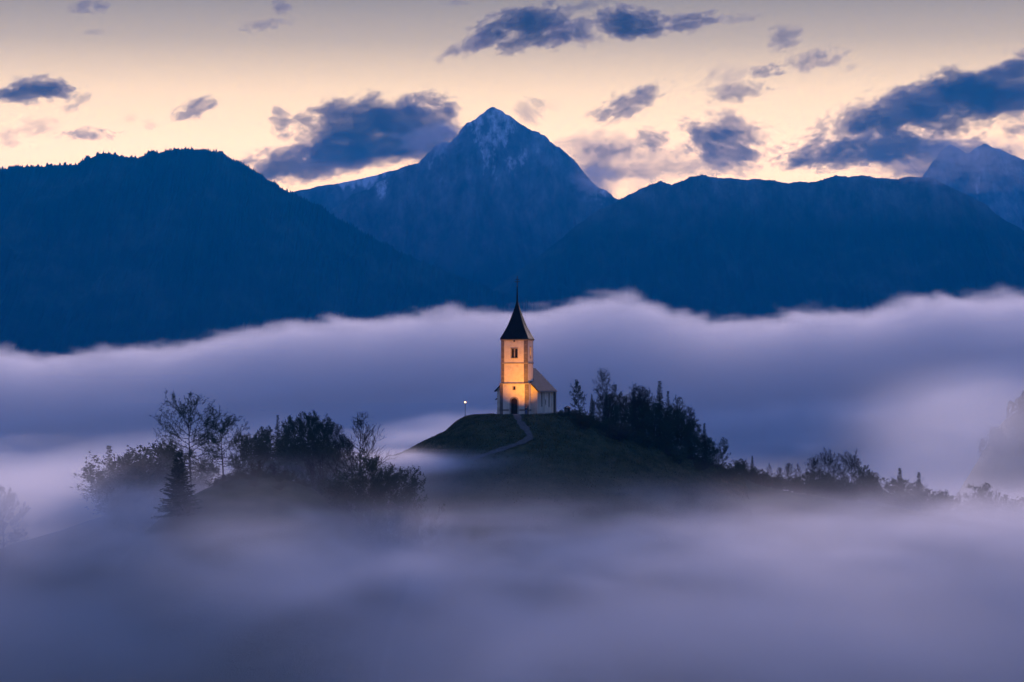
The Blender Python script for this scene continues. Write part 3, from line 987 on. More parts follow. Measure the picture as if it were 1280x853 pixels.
# ---------------------------------------------------------------- street lamp on the hill edge
lx, ly = at(581.5, 522, 499.)[:2]
lamp = empty("street_lamp", (lx, ly, float(H(lx, ly)) - .03))
tag(lamp, "lit street lamp with a round globe on the grassy hill edge left of the church", "street lamp")


def lathe(bm, pts, n=12):
    rg = [[bm.verts.new((r * math.cos(2 * math.pi * k / n), r * math.sin(2 * math.pi * k / n), z)) for k in range(n)] for r, z in pts]
    for a, b_ in zip(rg, rg[1:]):
        for k in range(n): bm.faces.new((a[k], a[(k + 1) % n], b_[(k + 1) % n], b_[k]))
    bm.faces.new(rg[0][::-1]); bm.faces.new(rg[-1])


bm = bmesh.new(); lathe(bm, [(.14, 0), (.14, .25), (.08, .3), (.06, 1.2), (.05, 2.95), (.11, 2.98), (.11, 3.03)]); bm_obj("pole", bm, m_iron, lamp, True)
m_globe, nt, b = new_mat("lit_globe")
b.inputs['Base Color'].default_value = (.95, .85, .7, 1); b.inputs['Emission Color'].default_value = (1, .55, .26, 1); b.inputs['Emission Strength'].default_value = 4
bm = bmesh.new(); bmesh.ops.create_uvsphere(bm, u_segments=16, v_segments=10, radius=.19, matrix=Matrix.Translation((0, 0, 3.2))); bm_obj("globe", bm, m_globe, lamp, True)
bm = bmesh.new(); lathe(bm, [(.10, 3.385), (.06, 3.42), (.015, 3.47)]); bm_obj("cap", bm, m_iron, lamp, True)

# ---------------------------------------------------------------- person by the tower corner


def person(loc, rz):
    """A standing figure: one skinned body, hair, jacket and trousers over it."""
    J = {'pelvis': (0, 0, .95), 'belly': (0, .0, 1.12), 'chest': (0, .01, 1.34), 'neck': (0, .01, 1.50), 'head0': (0, -.005, 1.60), 'head1': (0, -.01, 1.72)}
    rad = {'pelvis': (.15, .11), 'belly': (.14, .1), 'chest': (.17, .11), 'neck': (.055, .055), 'head0': (.078, .09), 'head1': (.07, .085)}
    Ed = [('pelvis', 'belly'), ('belly', 'chest'), ('chest', 'neck'), ('neck', 'head0'), ('head0', 'head1')]
    for s, n in ((-1, 'l'), (1, 'r')):
        J.update({n + 'hip': (s * .09, 0, .88), n + 'knee': (s * .105, -.02, .50), n + 'ank': (s * .11, .02, .09), n + 'toe': (s * .13, -.13, .035),
                  n + 'sho': (s * .19, .01, 1.43), n + 'elb': (s * .255, .02, 1.15), n + 'wri': (s * .25, -.08, .92), n + 'palm': (s * .245, -.11, .84)})
        rad.update({n + 'hip': (.09, .09), n + 'knee': (.06, .06), n + 'ank': (.042, .042), n + 'toe': (.035, .03), n + 'sho': (.065, .065), n + 'elb': (.045, .045), n + 'wri': (.03, .03), n + 'palm': (.035, .02)})
        Ed += [('pelvis', n + 'hip'), (n + 'hip', n + 'knee'), (n + 'knee', n + 'ank'), (n + 'ank', n + 'toe'), ('chest', n + 'sho'), (n + 'sho', n + 'elb'), (n + 'elb', n + 'wri'), (n + 'wri', n + 'palm')]
        for f, (dx, dl) in enumerate(((-.024, .07), (-.008, .085), (.008, .08), (.022, .065))):
            J[n + 'f%d' % f] = (s * .245, -.11 + dx * 1.1, .80); J[n + 'g%d' % f] = (s * .24, -.115 + dx * 1.1, .80 - dl)
            rad[n + 'f%d' % f] = (.009, .009); rad[n + 'g%d' % f] = (.007, .007)
            Ed += [(n + 'palm', n + 'f%d' % f), (n + 'f%d' % f, n + 'g%d' % f)]
        J[n + 't0'] = (s * .235, -.15, .83); J[n + 't1'] = (s * .225, -.165, .79)
        rad[n + 't0'] = (.01, .01); rad[n + 't1'] = (.008, .008)
        Ed += [(n + 'palm', n + 't0'), (n + 't0', n + 't1')]

    def skin(name, keys, grow, mat, parent, root):
        keys = list(keys); ix = {k: i for i, k in enumerate(keys)}
        me = bpy.data.meshes.new(name)
        me.from_pydata([J[k] for k in keys], [(ix[a], ix[b_]) for a, b_ in Ed if a in ix and b_ in ix], [])
        me.materials.append(mat)
        o = link(bpy.data.objects.new(name, me), parent)
        o.modifiers.new('skin', 'SKIN')
        sv = me.skin_vertices[0].data
        for k in keys:
            sv[ix[k]].radius = (rad[k][0] + grow, rad[k][1] + grow)
            sv[ix[k]].use_root = (k == root)
        sb = o.modifiers.new('smooth', 'SUBSURF'); sb.levels = 2; sb.render_levels = 2
        return o
    root = empty("person", loc, rz)
    m_skin, _, b = new_mat("skin"); b.inputs['Base Color'].default_value = (.45, .27, .2, 1)
    skin("body", J, 0, m_skin, root, 'pelvis')
    jk = [k for k in J if k in ('pelvis', 'belly', 'chest', 'lsho', 'rsho', 'lelb', 'relb', 'lwri', 'rwri')]
    skin("jacket", jk, .022, col_mat("dark_jacket", [(.3, (.008, .008, .01)), (.7, (.02, .02, .024))], 9, .9, .3), root, 'pelvis')
    tr = [k for k in J if k in ('pelvis', 'lhip', 'rhip', 'lknee', 'rknee', 'lank', 'rank')]
    skin("trousers", tr, .018, col_mat("blue_denim", [(.3, (.06, .10, .20)), (.7, (.10, .15, .28))], 20, .9, .2), root, 'pelvis')
    for s in 'lr':
        skin("shoe", [s + 'ank', s + 'toe'], .012, m_iron, root, s + 'ank')
    bm = bmesh.new(); bmesh.ops.create_uvsphere(bm, u_segments=14, v_segments=10, radius=1, matrix=Matrix.Translation((0, .018, 1.735)) @ Matrix.Diagonal((.098, .112, .095, 1)))
    bmesh.ops.delete(bm, geom=[v for v in bm.verts if v.co.y < -.045 and v.co.z < 1.745], context='VERTS')
    bm_obj("hair", bm, col_mat("dark_hair", [(.3, (.012, .009, .007)), (.7, (.025, .018, .012))], 30, .7), root, True)
    for s in (-1, 1):
        bm = bmesh.new()
        bmesh.ops.create_icosphere(bm, subdivisions=1, radius=.014, matrix=Matrix.Translation((s * .032, -.094, 1.665)))
        bm_obj("eye", bm, m_iron, root, True)
    bm = bmesh.new(); bmesh.ops.create_cone(bm, segments=6, radius1=.02, radius2=.006, depth=.05, cap_ends=True, matrix=Matrix.Translation((0, -.105, 1.64)) @ Matrix.Rotation(R(15), 4, 'X'))
    bm_obj("nose", bm, m_skin, root, True)
    return root


pp = at(657.7, 518, 498.3)
ps = person((pp.x, pp.y, max(float(H(pp.x, pp.y)), -4.59)), R(150))
tag(ps, "person in a dark jacket and blue trousers standing beside the church tower corner", "person")

# small wooden shed beside the church
sx, sy = at(709, 515, 504.)[:2]
shed = empty("wooden_shed", (sx, sy, float(H(sx, sy)) - .1), R(-12))
tag(shed, "small dark wooden shed at the edge of the trees right of the church", "shed")
box_part("wall", (-.5, -.6, 0), (.5, .6, 1.5), m_wood, shed)
bm = bmesh.new(); prism_xz(bm, [(-.66, 1.45), (0, 1.85), (.66, 1.45), (.66, 1.36), (0, 1.75), (-.66, 1.36)], -.75, .75); bm_obj("roof", bm, m_wood, shed)
dr = box_part("door", (-.3, -.63, .08), (.3, -.602, 1.3), m_dark_stone, shed); box_part("handle", (.2, -.66, .9), (.24, -.631, 1.02), m_iron, dr)

# ---------------------------------------------------------------- grass on the church hill
rg = np.random.default_rng(5)
n = 60000
gx = rg.uniform(-34, 46, n); gy = 499.5 - np.abs(rg.normal(0, 20, n)) + rg.uniform(0, 3, n)
patch = fbm(gx / 5, gy / 7, 3, 33) + rg.uniform(-.5, .5, n)
dpath = np.min(np.hypot(gx[:, None] - pl[None, ::4, 0], gy[:, None] - pl[None, ::4, 1]), axis=1)
keep = (patch > -.25) & (dpath > .88) & (np.hypot((gx - 1.5) / 1.15, gy - 500.2) > 3.9)
gx, gy = gx[keep], gy[keep]; n = len(gx)
gz = H(gx, gy)
hgt = rg.uniform(.10, .34, n) * np.where(fbm(gx / 3, gy / 4, 2, 44) > .15, 1.6, .9)
V = np.empty((n, 3, 3, 3))
for k in range(3):
    a = rg.uniform(0, 6.28, n); w = rg.uniform(.04, .10, n); o_ = rg.uniform(-.12, .12, (2, n)); l_ = rg.uniform(-.12, .12, (2, n))
    bx_ = gx + o_[0]; by_ = gy + o_[1]
    V[:, k, 0] = np.stack([bx_ - np.cos(a) * w, by_ - np.sin(a) * w, gz - .06], -1)
    V[:, k, 1] = np.stack([bx_ + np.cos(a) * w, by_ + np.sin(a) * w, gz - .06], -1)
    V[:, k, 2] = np.stack([bx_ + l_[0], by_ + l_[1], gz + hgt], -1)
me = bpy.data.meshes.new("grass")
me.vertices.add(n * 9); me.vertices.foreach_set('co', V.reshape(-1))
me.loops.add(n * 9); me.loops.foreach_set('vertex_index', np.arange(n * 9))
me.polygons.add(n * 3); me.polygons.foreach_set('loop_start', np.arange(n * 3) * 3); me.polygons.foreach_set('loop_total', np.full(n * 3, 3))
me.update()
me.materials.append(col_mat("grass_blades", [(.3, (.03, .042, .018)), (.5, (.06, .07, .028)), (.7, (.12, .105, .055))], .5, .9))
tag(link(bpy.data.objects.new("grass", me)), "tufted autumn grass on the church hill", kind='stuff')

# ---------------------------------------------------------------- trees
m_bark = col_mat("bark", [(.3, (.022, .018, .015)), (.7, (.055, .046, .038))], 3, .95, .5, vec_scale=(3, 3, .6))
m_twig = col_mat("twigs", [(.3, (.025, .02, .017)), (.7, (.05, .042, .033))], 2, .95)
m_leaf = col_mat("leaves", [(.3, (.018, .030, .012)), (.55, (.034, .048, .018)), (.75, (.06, .062, .025))], .8, .8)
m_rust = col_mat("autumn_leaves", [(.3, (.035, .035, .014)), (.7, (.075, .055, .02))], .8, .8)
m_need = col_mat("spruce_needles", [(.3, (.012, .022, .012)), (.7, (.028, .042, .02))], 1.2, .85)


class TB:
    """Collects tubes and leaf faces."""
    def __init__(s): s.v = []; s.f = []; s.n = 0

    def tube(s, P, rad, sides):
        base = s.n
        for i, p in enumerate(P):
            d = (P[min(i + 1, len(P) - 1)] - P[max(i - 1, 0)])
            d = d / (np.linalg.norm(d) + 1e-9)
            u = np.cross(d, (0., 0., 1.) if abs(d[2]) < .9 else (1., 0., 0.)); u /= np.linalg.norm(u) + 1e-9
            w = np.cross(d, u)
            for k in range(sides):
                t = 2 * math.pi * k / sides
                s.v.append(p + (u * math.cos(t) + w * math.sin(t)) * rad[i])
        for i in range(len(P) - 1):
            for k in range(sides):
                a = base + i * sides + k; b_ = base + i * sides + (k + 1) % sides
                s.f.append((a, b_, b_ + sides, a + sides))
        s.n += len(P) * sides

    def leaf(s, p, d, up, L, W):
        side = np.cross(d, up); side /= np.linalg.norm(side) + 1e-9
        s.v += [p, p + d * L * .5 + side * W * .5, p + d * L, p + d * L * .5 - side * W * .5]
        s.f.append((s.n, s.n + 1, s.n + 2, s.n + 3)); s.n += 4

    def mesh(s, name, mat):
        me = bpy.data.meshes.new(name)
        me.from_pydata([tuple(map(float, v)) for v in s.v], [], s.f)
        me.materials.append(mat)
        me.update()
        return me


def unit(v): return v / (np.linalg.norm(v) + 1e-9)


def limb(rng, p, d, L, n, bend, wob):
    P = [p]; d = unit(d)
    for k in range(n):
        d = unit(d + np.array((0, 0, bend)) / n + rng.normal(0, wob, 3) / n ** .5)
        P.append(P[-1] + d * L / n)
    return np.array(P)


def at_line(P, t):
    q = t * (len(P) - 1); i = min(int(q), len(P) - 2); f = q - i
    return P[i] * (1 - f) + P[i + 1] * f, unit(P[i + 1] - P[i])


def make_broad(seed, h=12., base=.3, profile=None, n_limb=26, elev=(.2, 1.1), sub=7, tw=6, leaves=0, leaf=.22, bend=.35, r0=.2, mat=None, fork=False, tw_len=.5, trunk_top=.96):
    rng = np.random.default_rng(seed)
    tr, cr = TB(), TB()
    T_ = limb(rng, np.array((0., 0., -.6)), np.array((0, 0, 1.)), h * trunk_top + .6, 9, .3, .10)
    tr.tube(T_, [r0 * (1.25 if i == 0 else 1 - .93 * i / 9) for i in range(10)], 7)
    az = rng.uniform(0, 6.28)
    for k in range(n_limb):
        t = base + (0.98 - base) * ((k + rng.uniform(0, .8)) / n_limb)
        p, _ = at_line(T_, t)
        az += 2.4 + rng.normal(0, .35)
        e = elev[0] + (elev[1] - elev[0]) * ((t - base) / (1 - base)) + rng.normal(0, .13)
        L = h * profile((t - base) / (1 - base)) * rng.uniform(.72, 1.15)
        d = np.array((math.cos(az) * math.cos(e), math.sin(az) * math.cos(e), math.sin(e)))
        P = limb(rng, p, d, L, 6, bend, .22)
        rl = max(r0 * .42 * (1 - t * .6), .022)
        (tr if L > .22 * h else cr).tube(P, [rl * (1 - .85 * i / 6) for i in range(7)], 4)
        ns = max(3, int(sub * L / (h * .25)))
        for j in range(ns):
            u = .18 + .8 * (j + rng.uniform(0, .9)) / ns
            q, dd = at_line(P, u)
            sd = unit(dd * .75 + rng.normal(0, .55, 3) + np.array((0, 0, .18)))
            SL = L * (.5 - .28 * u) * rng.uniform(.7, 1.2)
            S = limb(rng, q, sd, SL, 3, bend * .8, .25)
            cr.tube(S, [max(rl * .38, .014) * (1 - .6 * i / 3) for i in range(4)], 3)
            for m_ in range(tw):
                w = .2 + .8 * (m_ + rng.uniform(0, .9)) / tw
                a, ad_ = at_line(S, min(w, 1))
                td = unit(ad_ * .7 + rng.normal(0, .6, 3) + np.array((0, 0, .25)))
                tl = tw_len * rng.uniform(.6, 1.5) * (h / 12)
                W_ = limb(rng, a, td, tl, 2, .3, .25)
                cr.tube(W_, [.016, .013, .008], 3)
                for q_ in range(leaves):
                    lp, ld_ = at_line(W_, rng.uniform(.15, 1))
                    cr.leaf(lp + rng.normal(0, .07, 3), unit(rng.normal(0, 1, 3)), unit(rng.normal(0, 1, 3)), leaf * rng.uniform(.6, 1.4), leaf * rng.uniform(.45, .9))
    return tr, cr


def make_spruce(seed, h=12., width=.22, ragged=.15, gaps=.12, dens=3.6, spray=.15):
    rng = np.random.default_rng(seed)
    tr, cr = TB(), TB()
    T_ = limb(rng, np.array((0., 0., -.6)), np.array((0, 0, 1.)), h + .5, 8, .2, .025)
    tr.tube(T_, [.17 * (1 - .95 * i / 8) for i in range(9)], 6)
    n = int(h * dens); az = 0
    for k in range(n):
        t = .06 + .93 * k / n
        L0 = h * width * (1 - t) ** .85 + .16
        nb = 7 if t < .8 else 5
        for j in range(nb):
            if rng.uniform() < gaps: continue
            az += 2 * math.pi / nb + rng.normal(0, .3)
            L = L0 * rng.uniform(1 - ragged * 2.6, 1 + ragged)
            p, _ = at_line(T_, t + rng.uniform(-.01, .01))
            e = -.25 + .75 * t + rng.normal(0, .1)
            d = np.array((math.cos(az) * math.cos(e), math.sin(az) * math.cos(e), math.sin(e)))
            P = limb(rng, p, d, L, 4, .25, .10)
            cr.tube(P, [.028, .022, .016, .01, .005], 3)
            m_ = max(4, int(L * 6))
            for q in range(m_):
                u = .12 + .88 * q / m_
                a, ad_ = at_line(P, u)
                for s_ in (-1, 1):
                    sdv = np.cross(ad_, (0, 0, 1.)) * s_
                    dd = unit(ad_ * .8 + sdv * .8 + np.array((0, 0, -.35)) + rng.normal(0, .18, 3))
                    cr.leaf(a, dd, unit(np.array((0, 0, 1.)) + rng.normal(0, .5, 3)), (.30 + .28 * L * (1 - u) * .6) * rng.uniform(.7, 1.3), spray)
    return tr, cr


def make_bush(seed, h=4., spread=.55, stems=14, sub=6, tw=5, leaves=6, leaf=.2, tw_len=.45):
    rng = np.random.default_rng(seed)
    tr, cr = TB(), TB()
    for k in range(stems):
        az = rng.uniform(0, 6.28); e = rng.uniform(.55, 1.5)
        d = np.array((math.cos(az) * math.cos(e), math.sin(az) * math.cos(e), math.sin(e)))
        L = h * rng.uniform(.75, 1.05) * (.75 + .25 * math.sin(e))
        P = limb(rng, np.array((math.cos(az) * .25, math.sin(az) * .25, -.4)), d, L, 6, .3, .2)
        tr.tube(P, [.055 * (1 - .85 * i / 6) for i in range(7)], 4)
        for j in range(sub * 2):
            u = .2 + .8 * (j + rng.uniform(0, .9)) / (sub * 2)
            q, dd = at_line(P, min(u, 1))
            S = limb(rng, q, unit(dd * .7 + rng.normal(0, .6, 3)), h * .25 * rng.uniform(.6, 1.2), 3, .3, .25)
            cr.tube(S, [.018, .014, .011, .007], 3)
            for m_ in range(tw):
                a, ad_ = at_line(S, .2 + .8 * rng.uniform())
                W_ = limb(rng, a, unit(ad_ * .6 + rng.normal(0, .6, 3) + np.array((0, 0, .2))), tw_len * rng.uniform(.6, 1.4), 2, .3, .2)
                cr.tube(W_, [.010, .008, .004], 3)
                for q_ in range(leaves):
                    lp, _ = at_line(W_, rng.uniform(.1, 1))
                    cr.leaf(lp + rng.normal(0, .06, 3), unit(rng.normal(0, 1, 3)), unit(rng.normal(0, 1, 3)), leaf * rng.uniform(.6, 1.4), leaf * rng.uniform(.45, .9))
    return tr, cr


oval = lambda w: (lambda t: w * (.35 + .65 * math.sin(math.pi * min(max(.12 + .8 * t, 0), 1)) ** .8))
cone = lambda w: (lambda t: w * (1 - t) ** .7 + .03)
fan = lambda w: (lambda t: w * (1.05 - .55 * t))
PROTO = {}


def proto(key, name, built, mats, h):
    tr, cr = built
    h = max(float(np.array(q.v)[:, 2].max()) for q in (tr, cr))
    PROTO[key] = (name, tr.mesh(name + "_trunk", mats[0]), cr.mesh(name + "_crown", mats[1]), h)


proto('open1', "broadleaf_tree", make_broad(1, 15, .34, oval(.42), 30, (-.1, .9), 9, 6, 3, .19, .3, .23), (m_bark, m_leaf), 15)
proto('open2', "broadleaf_tree", make_broad(2, 13, .36, oval(.50), 28, (-.15, .8), 9, 6, 3, .19, .25, .22), (m_bark, m_leaf), 13)
proto('oval1', "broadleaf_tree", make_broad(3, 10, .06, oval(.30), 40, (.1, 1.0), 7, 5, 5, .17, .2, .14), (m_bark, m_leaf), 10)
proto('oval2', "broadleaf_tree", make_broad(4, 12, .08, oval(.24), 40, (.25, 1.1), 7, 5, 4, .17, .2, .14), (m_bark, m_rust), 12)
proto('dense', "broadleaf_tree", make_broad(5, 11, .08, oval(.42), 40, (.0, 1.0), 9, 6, 5, .19, .2, .16), (m_bark, m_leaf), 11)
proto('dense2', "broadleaf_tree", make_broad(25, 10, .05, oval(.46), 40, (-.05, 1.1), 9, 6, 5, .18, .15, .16), (m_bark, m_leaf), 10)
proto('tall1', "bare_tree", make_broad(6, 14, .10, oval(.23), 46, (.2, 1.05), 9, 7, 1, .13, .3, .13, tw_len=.65), (m_bark, m_twig), 14)
proto('tall2', "bare_tree", make_broad(7, 12, .12, oval(.26), 42, (.3, 1.1), 9, 7, 1, .13, .3, .12, tw_len=.65), (m_bark, m_twig), 12)
proto('fan1', "bare_tree", make_broad(8, 11, .2, fan(.46), 24, (.5, 1.25), 8, 6, 0, .2, .35, .17, tw_len=.6), (m_bark, m_twig), 11)
proto('round1', "bare_tree", make_broad(9, 11, .30, oval(.50), 36, (.0, 1.05), 9, 7, 1, .15, .3, .18, tw_len=.6), (m_bark, m_twig), 11)
proto('spruce1', "spruce_tree", make_spruce(10, 13, .19, .2, .15), (m_bark, m_need), 13)
proto('spruce2', "spruce_tree", make_spruce(11, 12, .23, .12, .08), (m_bark, m_need), 12)
proto('spruce3', "spruce_tree", make_spruce(12, 9, .36, .14, .02, 5.5, .2), (m_bark, m_need), 9)
proto('bush1', "shrub", make_bush(13, 4, leaves=7, leaf=.16), (m_bark, m_leaf), 4)
proto('bush2', "shrub", make_bush(14, 4, leaves=4, stems=18, leaf=.15), (m_bark, m_rust), 4)
proto('barebush', "shrub", make_bush(15, 5, leaves=0, stems=26, tw=9, tw_len=.7), (m_bark, m_twig), 5)
rng_t = random.Random(7)


def tree(key, px, top, Y, wid=1.0, label=None, group=None, lean=0., z=None):
    """A tree whose top shows at (px, top) from the viewpoint and which stands on the ground at distance Y."""
    if key == 'dense' and rng_t.random() < .5: key = 'dense2'
    name, mt, mc, h0 = PROTO[key]
    p = at(px, top, Y)
    gz = float(H(p.x, p.y)) if z is None else z
    h = max(p.z - gz, 1.2)
    s = h / h0
    r = empty(name, (p.x, p.y, gz - .05), rng_t.uniform(0, 6.28))
    r.rotation_euler.x = R(lean)
    r.scale = (s * wid, s * wid, s)
    for n, me in (("trunk", mt), ("crown", mc)):
        link(bpy.data.objects.new(n, me), r)
    cat = {"shrub": "shrub"}.get(name, "tree")
    tag(r, label, cat, group)
    return r


G_L, G_R, G_F, G_H = "trees and shrubs on the misty knoll", "trees and shrubs on the slope right of the church", "trees along the far low ridge", "trees on the dark slope at the right edge"
# --- the knoll
tree('open1', 240, 485, 441, 1.0, "tallest open-crowned tree on the misty knoll, bare lower trunk", G_L)
tree('open2', 279, 508, 441, 1.05, "broad leaning tree beside the tallest tree of the knoll", G_L, 5)
tree('spruce3', 224, 563, 424, 1.1, "broad dark conifer standing alone in front of the knoll", G_L, z=-20.4)
tree('fan1', 453, 513, 446, 1.45, "fan-shaped leafless tree at the end of the knoll", G_L)
tree('dense', 462, 566, 428, 1.0, "dense dark tree below the fan-shaped leafless tree", G_L)
tree('dense', 497, 578, 430, 1.1, "bushy tree with a ragged edge sloping towards the church hill", G_L)
tree('bush2', 516, 616, 430, .7, "lowest shrub at the fringe of the bushy tree, half sunk in fog", G_L)
tree('barebush', 398, 563, 440, .95, "rounded pale leafless shrub alone in the mist", G_L)
for x, tp, Y, k, w in ((385, 511, 470, 'dense', 1.0), (368, 517, 472, 'dense', .8), (404, 520, 468, 'dense', .9), (347, 518, 472, 'spruce1', .9), (360, 528, 470, 'dense', .8), (420, 528, 470, 'tall2', 1.2), (412, 515, 474, 'fan1', .8), (430, 542, 470, 'dense', .8), (330, 530, 470, 'dense', .9), (315, 540, 468, 'dense', .9), (392, 530, 466, 'dense', .9), (343, 540, 466, 'bush1', 1.3), (425, 548, 466, 'bush1', 1.2), (375, 540, 464, 'bush1', 1.4)):
    lab = {'spruce1': "small pointed spruce rising from the dark grove behind the knoll", 'tall2': "thin twiggy tree at the right end of the dark grove", 'fan1': "sparse leafless tree showing above the dark grove"}.get(k, "shrub at the foot of the dark grove" if k == 'bush1' else "dense dark tree of the grove behind the knoll")
    tree(k, x, tp, Y, w, lab, G_L)
for x, tp, Y, k, w in ((304, 538, 454, 'dense', .7), (205, 546, 454, 'dense', .7), (190, 553, 452, 'bush1', 1.3), (222, 552, 455, 'bush1', 1.3), (182, 560, 450, 'bush1', 1.2)):
    tree(k, x, tp, Y, w, "leafy shrub on the left flank of the knoll" if k == 'bush1' else "dark leafy tree behind the tallest knoll tree", G_L)
for x, tp, Y, k, w in ((300, 578, 436, 'barebush', 1.), (322, 572, 436, 'bush2', 1.1), (345, 575, 437, 'barebush', 1.1), (285, 590, 434, 'bush1', 1.2), (360, 585, 437, 'bush2', 1.1), (330, 590, 432, 'bush1', 1.4), (442, 585, 432, 'bush1', 1.2), (312, 592, 431, 'bush1', 1.5), (350, 596, 431, 'bush1', 1.3)):
    tree(k, x, tp, Y, w, {'bush1': "low leafy shrub on the front of the knoll", 'bush2': "reddish thin shrub on the front of the knoll", 'barebush': "leafless shrub on the front of the knoll"}[k], G_L)
for x, tp, Y, k, w in ((137, 556, 476, 'spruce1', 1.2), (156, 566, 474, 'tall2', 1.2), (145, 576, 474, 'bush1', 1.3), (168, 578, 470, 'bush2', 1.2)):
    tree(k, x, tp, Y, w, {'spruce1': "ragged conifer fading in mist left of the knoll", 'tall2': "thin tree fading in mist left of the knoll"}.get(k, "shrub fading in mist left of the knoll"), G_L)
tree('dense', 6, 603, 452, 1.0, "faint dark tree sunk in fog at the left edge", G_L)
for x, tp, Y, k, w in ((268, 597, 432, 'bush1', 1.7), (278, 592, 433, 'bush2', 1.6), (292, 589, 433, 'bush1', 1.7), (306, 586, 433, 'bush1', 1.6), (320, 586, 433, 'bush2', 1.7), (334, 588, 433, 'bush1', 1.6), (348, 590, 433, 'bush1', 1.7), (362, 594, 434, 'bush1', 1.6), (374, 598, 434, 'bush2', 1.6), (384, 602, 434, 'bush1', 1.7), (285, 602, 428, 'bush1', 1.8), (318, 600, 428, 'bush2', 1.8), (350, 603, 428, 'bush1', 1.8), (410, 600, 436, 'bush1', 1.6), (425, 596, 434, 'bush1', 1.6)):
    tree(k, x, tp, Y, w, "low scrub on the misty mound of the knoll", G_L)
# --- the slope right of the church
tree('oval1', 725, 473, 498, 1.0, "leafy oval tree nearest the church on its right", G_R)
tree('tall1', 754, 455, 497, 1.0, "tallest slender leafless tree right of the church", G_R)
tree('oval2', 771, 477, 497, .9, "narrow leafy tree next to the tallest slender tree", G_R)
tree('tall1', 789, 475, 497, 1.1, "twiggy tree in the middle of the slope wood", G_R)
tree('tall2', 803, 480, 497, 1.0, "thin twiggy tree close left of the ragged spruce", G_R)
tree('oval2', 812, 483, 498, .9, "rust-tinged narrow tree close left of the ragged spruce", G_R)
tree('spruce1', 824, 475, 497, 1.0, "tall ragged spruce in the slope wood", G_R)
tree('oval2', 846, 492, 498, .85, "narrow pointed tree right of the ragged spruce", G_R)
tree('tall2', 861, 506, 498, 1.05, "wispy tree at the outer edge of the slope wood", G_R)
tree('oval1', 902, 545, 500, 1.0, "small separate oval tree below the slope wood", G_R)
tree('spruce2', 940, 569, 502, .8, "small dark blunt conifer on the lower ridge", G_R)
for x, tp, Y, k, w in ((764, 490, 500, 'tall2', 1), (780, 492, 500, 'oval2', 1), (797, 492, 501, 'dense', .7), (835, 488, 500, 'spruce1', .9), (818, 500, 495, 'dense', .7), (852, 510, 497, 'dense', .7), (838, 505, 494, 'oval1', 1.), (868, 522, 498, 'dense', .8), (880, 528, 497, 'spruce2', .8), (886, 545, 497, 'dense', .9), (805, 505, 494, 'oval1', 1.1), (785, 505, 494, 'oval1', 1.), (860, 530, 494, 'dense', .8), (893, 558, 497, 'dense', .9), (740, 492, 497, 'spruce2', .8), (770, 504, 495, 'dense', .7), (872, 545, 493, 'dense', .8), (832, 525, 492, 'dense', .8)):
    tree(k, x, tp, Y, w, {'spruce1': "spruce just right of the tall ragged spruce" if x == 835 else "spruce in the slope wood", 'spruce2': "small spruce between the oval tree and the tallest slender tree" if x == 740 else "small spruce at the lower end of the slope wood", 'tall2': "thin tree behind the front row of the slope wood", 'oval2': "rust-tinged tree behind the front row of the slope wood"}.get(k, "dark leafy tree crowded in the slope wood right of the church"), G_R)
for k in range(22):
    x = 742 + k * 7.0 + rng_t.uniform(-2, 2)
    tp = float(np.interp(x, [735, 754, 772, 790, 812, 824, 846, 862, 880, 900], [500, 478, 490, 487, 492, 492, 502, 514, 537, 560])) + rng_t.uniform(0, 14)
    key = ('tall2', 'oval2', 'spruce1', 'oval1', 'tall1')[k % 5]
    tree(key, x, tp, 499 + rng_t.uniform(0, 4), 1.05, {'spruce1': "slim spruce at the back of the slope wood", 'tall1': "slender leafless tree at the back of the slope wood", 'tall2': "twiggy tree at the back of the slope wood", 'oval2': "rust-tinged tree at the back of the slope wood"}.get(key, "dark leafy tree at the back of the slope wood"), G_R)
r2 = random.Random(4)
for k in range(46):
    x = 702 + k * 4.6 + r2.uniform(-3, 3)
    gy = np.interp(x, [700, 740, 800, 870, 915], [519, 527, 548, 582, 600])
    Y = 497 - r2.uniform(0, 9)
    tp = gy - r2.uniform(2, 17)
    tree(r2.choice(('bush1', 'bush1', 'bush2', 'barebush')), x, tp, Y, r2.uniform(1.1, 1.7), "low dark undergrowth shrub at the foot of the slope wood", G_R)
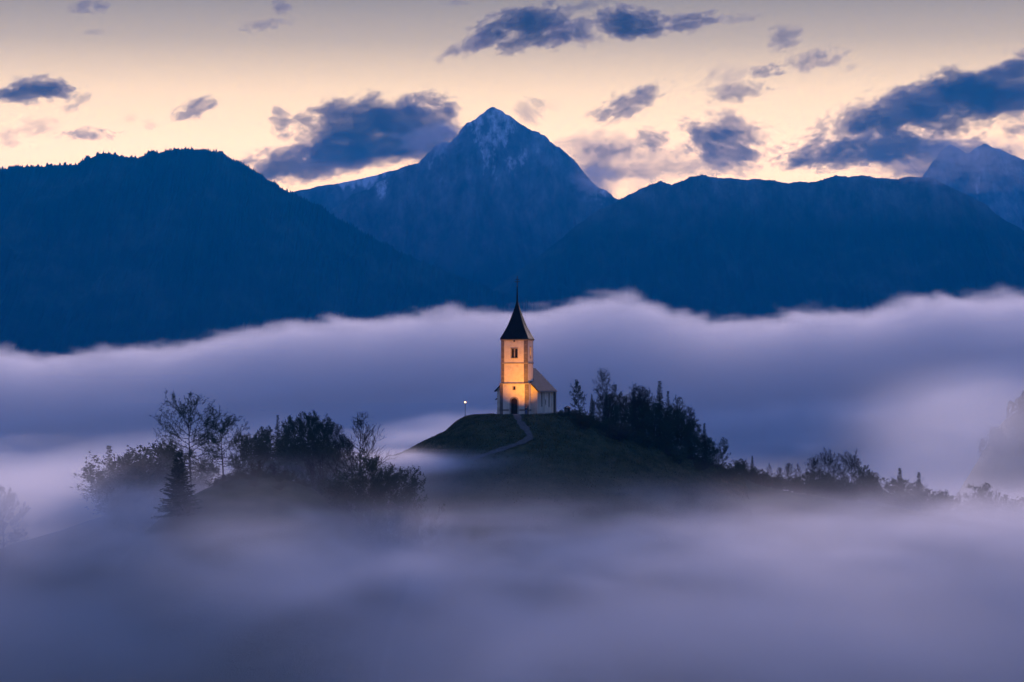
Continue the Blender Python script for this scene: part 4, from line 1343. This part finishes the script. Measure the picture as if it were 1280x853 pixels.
# --- the low ridge running out to the right
tree('round1', 1037, 556, 515, 1.0, "larger round-headed leafless tree, left of a close pair on the low ridge", G_F)
tree('round1', 1064, 558, 516, 1.05, "round-headed leafless tree, right of a close pair on the low ridge", G_F)
tree('tall2', 1016, 570, 513, 1.2, "twiggy tree just left of the round-headed pair", G_F)
tree('spruce2', 1124, 584, 520, .9, "small spruce right of the round-headed pair, nearer to it", G_F)
tree('spruce2', 1147, 589, 521, .9, "small spruce right of the round-headed pair, farther from it", G_F)
tree('dense', 1226, 602, 536, 1.0, "faint domed tree in fog near the right end of the low ridge", G_F)
for x, tp, Y, k, w in ((918, 572, 502, 'bush1', 1.3), (930, 575, 503, 'dense', .9), (948, 583, 503, 'bush1', 1.3), (962, 577, 504, 'fan1', .8), (974, 583, 505, 'tall2', 1.), (986, 577, 507, 'tall2', 1.1), (998, 578, 508, 'fan1', .9), (1006, 586, 508, 'bush1', 1.4), (1025, 588, 510, 'bush1', 1.4), (1050, 590, 511, 'bush1', 1.5), (1078, 580, 514, 'dense', .9), (1090, 588, 515, 'dense', .9), (1104, 592, 516, 'bush1', 1.4), (1112, 594, 517, 'bush1', 1.4), (1136, 600, 520, 'bush1', 1.5), (1160, 608, 521, 'bush1', 1.5), (1172, 612, 523, 'dense', .9), (1186, 618, 524, 'dense', .9), (1198, 614, 528, 'fan1', .9), (1210, 616, 530, 'bush1', 1.5), (1242, 618, 534, 'bush1', 1.5), (1256, 617, 536, 'spruce2', .9), (1272, 622, 536, 'dense', .9), (938, 580, 502, 'bush1', 1.6), (955, 588, 501, 'bush2', 1.7), (968, 592, 502, 'bush1', 1.7), (980, 594, 503, 'bush1', 1.8), (992, 596, 504, 'bush2', 1.7), (1012, 597, 506, 'bush1', 1.8), (1035, 600, 508, 'bush1', 1.8), (1062, 602, 510, 'bush1', 1.8)):
    tree(k, x, tp, Y, w, {'fan1': "thin leafless tree in the mist of the low ridge", 'tall2': "wispy twig tree left on the low ridge", 'spruce2': "tiny faint spruce at the foggy end of the low ridge", 'dense': "low dark tree on the foggy low ridge"}.get(k, "shrub half hidden in fog on the low ridge"), G_F)
# --- the dark slope at the right edge
for k in range(46):
    x = 1222 + r2.uniform(0, 105)
    Y = r2.uniform(845, 895)
    gx = (x - 640) * Y / F
    gz = float(H(gx, Y))
    hh_ = r2.uniform(5, 8)
    key = r2.choice(('spruce1', 'spruce2', 'dense', 'dense', 'oval1'))
    tree(key, x, HOR - (gz + hh_) * F / Y, Y, 1.1 if key != 'dense' else 1.0, {'dense': "dark leafy tree on the shadowy slope at the right edge", 'oval1': "oval tree on the shadowy slope at the right edge"}.get(key, "spruce on the shadowy slope at the right edge"), G_H)

# things that share a label but can be told apart by their order along the hill
ORD = ["leftmost", "second from the left", "third from the left", "fourth from the left", "fifth from the left"]
NUM = {2: "two", 3: "three", 4: "four", 5: "five", 6: "six"}
same = {}
for o in SC.objects:
    if o.parent is None and o.get('group'): same.setdefault(o['label'], []).append(o)
for lab, os_ in same.items():
    n = len(os_)
    if 2 <= n <= 6:
        os_.sort(key=lambda o: o.location.x / o.location.y)
        for k, o in enumerate(os_):
            o['label'] = lab + ", " + ("rightmost" if k == n - 1 else ORD[k]) + " of " + NUM[n]

for o in SC.objects:
    if o.parent is None and len(str(o.get('label', '')).split()) > 16: print('LONG', o.name, o['label'])
